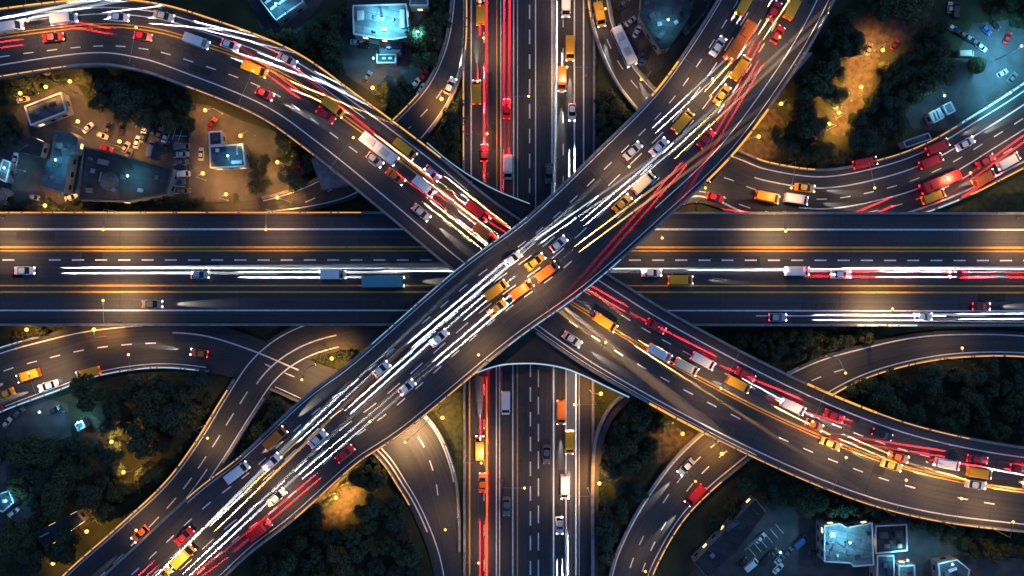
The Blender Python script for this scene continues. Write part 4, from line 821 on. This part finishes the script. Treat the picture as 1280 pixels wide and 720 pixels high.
HL = [(C, 5, 300, 8550, 'on the highway at the left edge'), (C, 150, 290, 11400, 'on the highway\'s upper side, left part'), (C, 150, 375, 11400, 'on the highway\'s lower side, left part'), (C, 345, 290, 4180, 'on the highway near the curving viaduct'), (C, 968, 292, 10450, 'on the highway\'s upper side, right part'), (C, 1096, 385, 12350, 'on the highway\'s lower side, right part'), (C, 1272, 300, 10450, 'on the highway at the right edge'), (C, 820, 300, 4560, 'on the highway just east of the crossing'),
      (A, 660, 352, 8320, 'on the top viaduct above the crossing'), (A, 600, 440, 5120, 'on the top viaduct south of the crossing'), (A, 880, 110, 7200, 'on the top viaduct near its north-east end'), (A, 780, 215, 5760, 'on the top viaduct midway to the north-east'), (A, 960, 60, 5440, 'at the top edge on the top viaduct'), (A, 470, 520, 5120, 'on the top viaduct midway to the south-west'), (A, 350, 620, 5120, 'on the top viaduct over the bottom grove'), (A, 230, 700, 6400, 'on the top viaduct at the bottom'),
      (B, 60, 40, 5625, 'on the curving viaduct at its west end'), (B, 190, 48, 4000, 'on the curving viaduct\'s western bend'), (B, 330, 100, 4000, 'on the curving viaduct above the parking lots'), (B, 450, 180, 4000, 'on the curving viaduct near the north ramp'), (B, 560, 268, 3250, 'on the curving viaduct just before the crossing'), (B, 752, 425, 6500, 'on the curving viaduct just past the crossing'), (B, 890, 480, 4000, 'on the curving viaduct over the loop road'),
      (B, 1040, 563, 6000, 'on the curving viaduct by the first taxi'), (B, 1112, 590, 5000, 'on the curving viaduct by the second taxi'), (B, 1178, 612, 6500, 'on the curving viaduct east of the taxis'), (B, 1240, 640, 6500, 'on the curving viaduct at the right edge'), (B, 1000, 520, 3250, 'on the curving viaduct\'s northern lane'),
      (D, 606, 60, 3600, 'on the freeway\'s west side at the top'), (D, 610, 175, 2400, 'on the freeway\'s west side before the crossing'), (D, 706, 95, 4200, 'on the freeway\'s east side, north'), (D, 603, 570, 4600, 'on the freeway\'s west side, south'), (D, 708, 610, 4800, 'on the freeway\'s east side, south'), (D, 600, 690, 2600, 'on the freeway\'s west side at the bottom'), (D, 715, 500, 3000, 'on the freeway\'s east side just past the crossing'), (D, 660, 130, 900, 'on the freeway\'s median, north'), (D, 655, 600, 900, 'on the freeway\'s median, south'), (D, 706, 10, 2600, 'on the freeway\'s east side at the top edge'),
      (E, 872, 240, 6500, 'on the curving ramp beside the top viaduct'), (E, 975, 240, 3250, 'on the curving ramp by the yellow taxi'), (E, 1075, 240, 2500, 'on the curving ramp\'s middle'), (E, 1190, 222, 3500, 'on the curving ramp by the red lorries'), (E, 1262, 185, 3250, 'on the curving ramp at the right edge'),
      (F, 60, 462, 7000, 'on the west ramp by the yellow vans'), (F, 180, 440, 2250, 'on the west ramp\'s middle'), (F, 388, 470, 9000, 'on the west ramp where it dives under the viaduct'), (F, 512, 545, 30000, 'on the south ramp beside the viaduct'), (F, 560, 650, 2500, 'on the south ramp near the bottom'),
      (F2, 275, 540, 3750, 'on the south-west slip road'), (F2, 190, 650, 2750, 'on the slip road where it joins the viaduct'), (I, 1040, 462, 3250, 'on the loop road north of the curving viaduct'), (I, 1180, 432, 2000, 'on the loop road at right'), (I, 860, 592, 3250, 'on the loop road south of the curving viaduct'), (I, 800, 700, 1500, 'on the loop road at the bottom'), (L, 795, 110, 4200, 'on the slip road beside the top viaduct'), (L, 752, 25, 2000, 'on the slip road at the top'), (J, 440, 220, 2600, 'on the north ramp under the curving viaduct')]
for r, x, y, pw, wh in HL:
    u, off = r.proj(x, y); q, t_ = r.sample(u); h = 9.0
    z = q[3]
    # pole stands on the nearer edge, arm reaches over the carriageway
    side = 1 if off > 0 else -1
    reach = max(1.4, m_of(q[2] / 2 - abs(off), z) - .4 - .86)
    nx, ny = -t_[1] * side, t_[0] * side; a = math.degrees(math.atan2(ny, -nx))
    if r in (C, D): reach = min(reach, 4.0)
    reach = min(reach, 9.0)
    k = (H - z - h) / (H - z)                    # the lens is nearer the camera than the pool below it
    lamp(640 + (x - 640) / k, 360 + (y - 360) / k, z, 'warm', pw, 'tall warm lamp ' + wh, a, h, round(reach * 2) / 2, 136)
for x, y, pw, lb, h in ((467, 73, 3500, 'cold floodlight beside the generator hut', 7), (478, 24, 17000, 'cold floodlight mast over the pale blue roof', 11), (522, 40, 5000, 'cold floodlight right of the pale blue roof', 10), (1276, 58, 34000, 'brightest cold floodlight at the right edge of the blue lot', 10), (1262, 116, 12000, 'cold floodlight by the ramp wall in the blue lot', 8), (1180, 120, 3000, 'cold floodlight above the striped shed', 8),
                     (98, 528, 2500, 'cold floodlight on the turquoise kiosk', 5), (50, 515, 4500, 'cold floodlight mast on the forecourt', 9), (1062, 678, 8000, 'cold floodlight mast over the turquoise-lit roof', 12), (1134, 700, 4500, 'cold floodlight above the bright white roof', 8), (1190, 705, 2600, 'cold floodlight near the bottom right corner', 8), (975, 690, 1800, 'cold floodlight in the bottom right car park', 8), (70, 200, 2600, 'cold floodlight on the long blue-grey roof', 9), (160, 220, 2600, 'cold floodlight over the large dark roof', 9), (285, 195, 1200, 'cold floodlight over the navy-roofed house', 8), (345, 5, 3200, 'cold floodlight above the slanting blue roof', 9), (8, 626, 1600, 'cold floodlight over the small teal house', 7), (835, 25, 1500, 'cold floodlight over the grey hall roof', 9), (6, 210, 1500, 'pale floodlight over the white metal shed', 6)):
    lamp(x, y, .1, 'flood', pw * .65, lb, h=h, arm=.8, size=130)
# ------------------------------------------------------------------ trees, shrubs, ground cover
def crown_mesh(seed, r, hgt, leaf, nleaf, lobes):
    g = random.Random(seed); bm = bmesh.new(); cs = []
    for k in range(lobes):
        a = g.uniform(0, 2 * math.pi); d = r * (.12 + .62 * math.sqrt(g.random())); z = hgt * (.35 + .5 * g.random()) * (1 - .35 * (d / r) ** 2)
        cs.append((Vector((d * math.cos(a), d * math.sin(a), z)), r * g.uniform(.24, .42)))
    cs.append((Vector((0, 0, hgt * .75)), r * .4))
    for n in range(nleaf):
        c, cr = g.choice(cs)
        v = Vector((g.gauss(0, 1), g.gauss(0, 1), g.gauss(.25, .9))).normalized(); p = c + v * cr * (g.uniform(.55, 1.08)); p.z = max(p.z, hgt * .18)
        nn = (v + Vector((g.uniform(-.7, .7), g.uniform(-.7, .7), g.uniform(-.2, .8)))).normalized(); u = nn.orthogonal().normalized(); a = g.uniform(0, 6.28); u2 = u * math.cos(a) + nn.cross(u) * math.sin(a); w2 = nn.cross(u2)
        s = leaf * g.uniform(.6, 1.25); f = bm.faces.new([bm.verts.new(p + u2 * s), bm.verts.new(p + w2 * s * .55), bm.verts.new(p - u2 * s), bm.verts.new(p - w2 * s * .55)])
    me = bpy.data.meshes.new('crown'); bm.to_mesh(me); bm.free(); return me, cs
def trunk_mesh(cs, hgt, r):
    bm = bmesh.new(); b = (0, 0, hgt * .42); tube(bm, (0, 0, -.2), b, r * .075, r * .05, 8)
    for c, cr in cs[:9]: tube(bm, b, c, r * .04, r * .012, 5)
    me = bpy.data.meshes.new('trunk'); bm.to_mesh(me); bm.free(); me.materials.append(M['bark']); return me
VAR = []
for sd in range(9):
    rr = 4.0; hg = 8.0; cm, cs = crown_mesh(100 + sd, rr, hg, .36, 2600, 13); cm.materials.append(LEAF[sd % 3]); VAR.append((cm, trunk_mesh(cs, hg, rr), sd % 3))
SHR = []
for sd in range(4):
    cm, cs = crown_mesh(300 + sd, 1.4, 1.7, .17, 700, 7); cm.materials.append(LEAF[(sd + 2) % 3]); SHR.append((cm, (sd + 2) % 3))
GROVES = [('below the curving viaduct at upper left', [(106, 96), (170, 98), (228, 120), (238, 158), (205, 164), (160, 148), (112, 138)], 19), ('along the yard edge at far left', [(0, 104), (50, 94), (110, 92), (104, 102), (30, 112), (0, 126)], 11), ('around the white shed at far left', [(0, 150), (20, 140), (24, 165), (10, 185), (0, 190)], 12),
          ('right of the navy-roofed house', [(312, 192), (335, 196), (336, 232), (316, 236)], 13), ('at the inner bend of the north ramp', [(345, 160), (386, 200), (392, 236), (366, 236), (352, 190)], 14), ('left of the blue-lit yard', [(335, 45), (380, 40), (430, 5), (432, 85), (415, 88), (380, 75)], 17), ('right of the pale blue roof', [(514, 58), (536, 0), (585, -10), (566, 52), (545, 82), (515, 98)], 20), ('beside the north ramp wall', [(470, 108), (508, 98), (495, 128), (482, 138)], 12), ('between north ramp and freeway', [(524, 172), (570, 120), (580, 150), (574, 195), (550, 200)], 12),
          ('between freeway and slip road at the top', [(735, 112), (760, 112), (795, 150), (776, 168), (750, 190), (736, 150)], 12), ('at the top car park', [(822, 8), (842, 8), (842, 28), (822, 28)], 13),
          ('left of the amber grove path', [(1024, 62), (1050, 10), (1070, 30), (1080, 55), (1046, 112), (1050, 158), (1028, 198), (962, 190), (950, 165), (992, 120)], 20), ('right of the amber grove path', [(1088, 118), (1118, 62), (1150, 55), (1205, 55), (1228, 82), (1195, 108), (1150, 112), (1130, 168), (1085, 185), (1060, 172)], 19), ('at the top edge of the amber path', [(1070, -10), (1152, -10), (1140, 18), (1100, 24)], 17), ('among the parked cars at the top right', [(1152, 38), (1180, 30), (1182, 58), (1160, 62)], 13), ('at the top right corner', [(1236, -12), (1300, -12), (1300, 28), (1240, 26)], 17),
          ('in the lower left wood', [(112, 482), (262, 472), (238, 532), (196, 592), (140, 648), (60, 705), (0, 730), (0, 552), (60, 560), (92, 560), (108, 522)], 20), ('between slip road and top viaduct', [(325, 488), (368, 500), (302, 562), (262, 600), (292, 540)], 15), ('in the bottom grove under the viaduct', [(330, 700), (396, 632), (440, 600), (468, 580), (508, 622), (538, 676), (550, 740), (320, 740)], 20), ('right of the freeway at the bottom', [(752, 512), (790, 502), (838, 532), (826, 575), (800, 612), (780, 650), (770, 704), (752, 700), (750, 600)], 19),
          ('south of the curving viaduct', [(905, 605), (950, 575), (1060, 624), (1150, 655), (1290, 672), (1290, 705), (1190, 696), (1140, 660), (1050, 640), (960, 628), (890, 660)], 18), ('inside the south-east loop', [(1050, 496), (1100, 474), (1200, 456), (1300, 455), (1300, 550), (1180, 532), (1110, 515)], 20), ('above the loop road', [(905, 418), (1190, 418), (1110, 428), (1040, 440), (1000, 444), (962, 452)], 15), ('beside the west ramp', [(45, 408), (112, 410), (70, 428), (50, 424)], 11), ('beside the loop road lamp', [(890, 560), (912, 560), (910, 578), (892, 578)], 13), ('by the lower left black roof', [(0, 560), (90, 572), (88, 600), (30, 640), (10, 600)], 18)]
TREES = []
for where, poly, rad in GROVES:
    xs = [p[0] for p in poly]; ys = [p[1] for p in poly]; mine = []
    for k in range(900):
        x, y = rng.uniform(min(xs), max(xs)), rng.uniform(min(ys), max(ys)); rp = rad * rng.choice([rng.uniform(.55, .85), rng.uniform(.85, 1.55)])
        if not inpoly(x, y, poly) or any(r.inside(x, y, rp * .62) for r in ROADS if r.key not in 'AB') or any(r.inside(x, y, rp * .3) for r in (A, B)): continue
        if any(inpoly(x, y, l) for l, b in LOTS if b and rad > 14) and rng.random() < .86: continue
        if any(inpoly(x, y, b) or min(math.hypot(x - a, y - c) for a, c in b) < rp * .8 for b in BLD): continue
        if any(math.hypot(x - a, y - b) < (rp + c) * .66 for a, b, c in mine): continue
        if any(math.hypot(x - a, y - b) < rp * .5 for a, b in LAMPS): continue
        if any(math.hypot(x - t[0], y - t[1]) < rp * .9 for t in PARK): continue
        mine.append((x, y, rp))
    mine.sort()
    tones = ['olive', 'deep green', 'yellow-green']
    for k, (x, y, rp) in enumerate(mine):
        v = rng.randrange(len(VAR)); cm, tm, tone = VAR[v]; s = m_of(rp, 5) / 4.0; p = P(x, y, 4 * s)
        t = empty('tree', (p.x, p.y, 0), rng.uniform(0, 6.28)); t.scale = (s * rng.uniform(.86, 1.12), s * rng.uniform(.86, 1.12), s * rng.uniform(.75, 1.15))
        link(bpy.data.objects.new('crown', cm), t); link(bpy.data.objects.new('trunk', tm), t)
        TREES.append((x, y, rp))
        size = 'small' if rp < 14 else ('broad' if rp > 20 else 'round')
        tag(t, f'{size} {tones[tone]} tree, {ordn(k)} from the left {where}', 'tree', 'trees ' + where)
HEDGE = [('along the highway verge at upper left', [(x, 254 + 4 * math.sin(x * .7)) for x in range(8, 402, 11)]), ('along the west ramp wall', [(20 + 10 * k, 420 - k * .8) for k in range(9)]), ('under the slip road wall', [(262 - 9 * k, 500 + 15 * k) for k in range(9)]), ('at the foot of the top viaduct', [(338 - 11 * k, 520 + 10 * k) for k in range(7)]), ('above the loop road', [(930 + 12 * k, 420 + (k % 3)) for k in range(26)]),
         ('beside the freeway wall on the right', [(750 + (k % 2) * 4, 500 + 13 * k) for k in range(15)]), ('beside the curving ramp', [(990 + 12 * k, 200 + 2 * math.sin(k)) for k in range(9)]), ('on the grass island below the highway', [(400 + 9 * k, 440 + (k % 2) * 6) for k in range(5)]), ('beside the top viaduct wall', [(740 + 8 * k, 190 - 7 * k) for k in range(9)]), ('below the viaduct by the bare soil', [(470 - 9 * k, 575 + 8 * k) for k in range(13)]), ('south of the curving viaduct', [(1130 + 12 * k, 656 + k * 1.5) for k in range(13)])]
for where, pts in HEDGE:
    good = [(x + rng.uniform(-2, 2), y + rng.uniform(-2, 2)) for x, y in pts]
    good = [q for q in good if not any(r.inside(q[0], q[1], 3) for r in ROADS) and not any(inpoly(q[0], q[1], b) for b in BLD)]
    for k, (x, y) in enumerate(good):
        cm, tone = rng.choice(SHR); p = P(x, y, .5); o = link(bpy.data.objects.new('shrub', cm)); s = rng.uniform(.7, 1.35); o.location = (p.x, p.y, -.1); o.scale = (s, s, s * .9); o.rotation_euler = (0, 0, rng.uniform(0, 6.28))
        tag(o, f'low leafy shrub, {ordn(k)} in its row {where}', 'shrub', 'shrubs ' + where)
bm = bmesh.new(); g = random.Random(5); cnt = 0
while cnt < 26000:
    where, poly, rad = g.choice(GROVES); xs = [p[0] for p in poly]; ys = [p[1] for p in poly]
    x, y = g.uniform(min(xs) - 6, max(xs) + 6), g.uniform(min(ys) - 6, max(ys) + 6); cnt += 1
    if not inpoly(x, y, poly) or any(inpoly(x, y, l) for l, b in LOTS if b) or any(r.inside(x, y, 2) for r in ROADS if r.key not in 'AB') or any(inpoly(x, y, b) for b in BLD): continue
    p = P(x, y, .3); p.z = g.uniform(.05, .7); nn = Vector((g.uniform(-1, 1), g.uniform(-1, 1), g.uniform(.2, 1))).normalized(); u = nn.orthogonal().normalized(); w2 = nn.cross(u); s = g.uniform(.15, .4)
    bm.faces.new([bm.verts.new(p + u * s), bm.verts.new(p + w2 * s * .5), bm.verts.new(p - u * s), bm.verts.new(p - w2 * s * .5)])
tag(obj('ground_cover', bm, LEAF[1]), 'low leafy undergrowth between the trees', 'undergrowth', kind='stuff')
print('traffic', len(TRAF), 'parked', len(PARK), 'trees', len(TREES), 'lights', len([o for o in bpy.data.objects if o.type == 'LIGHT']))
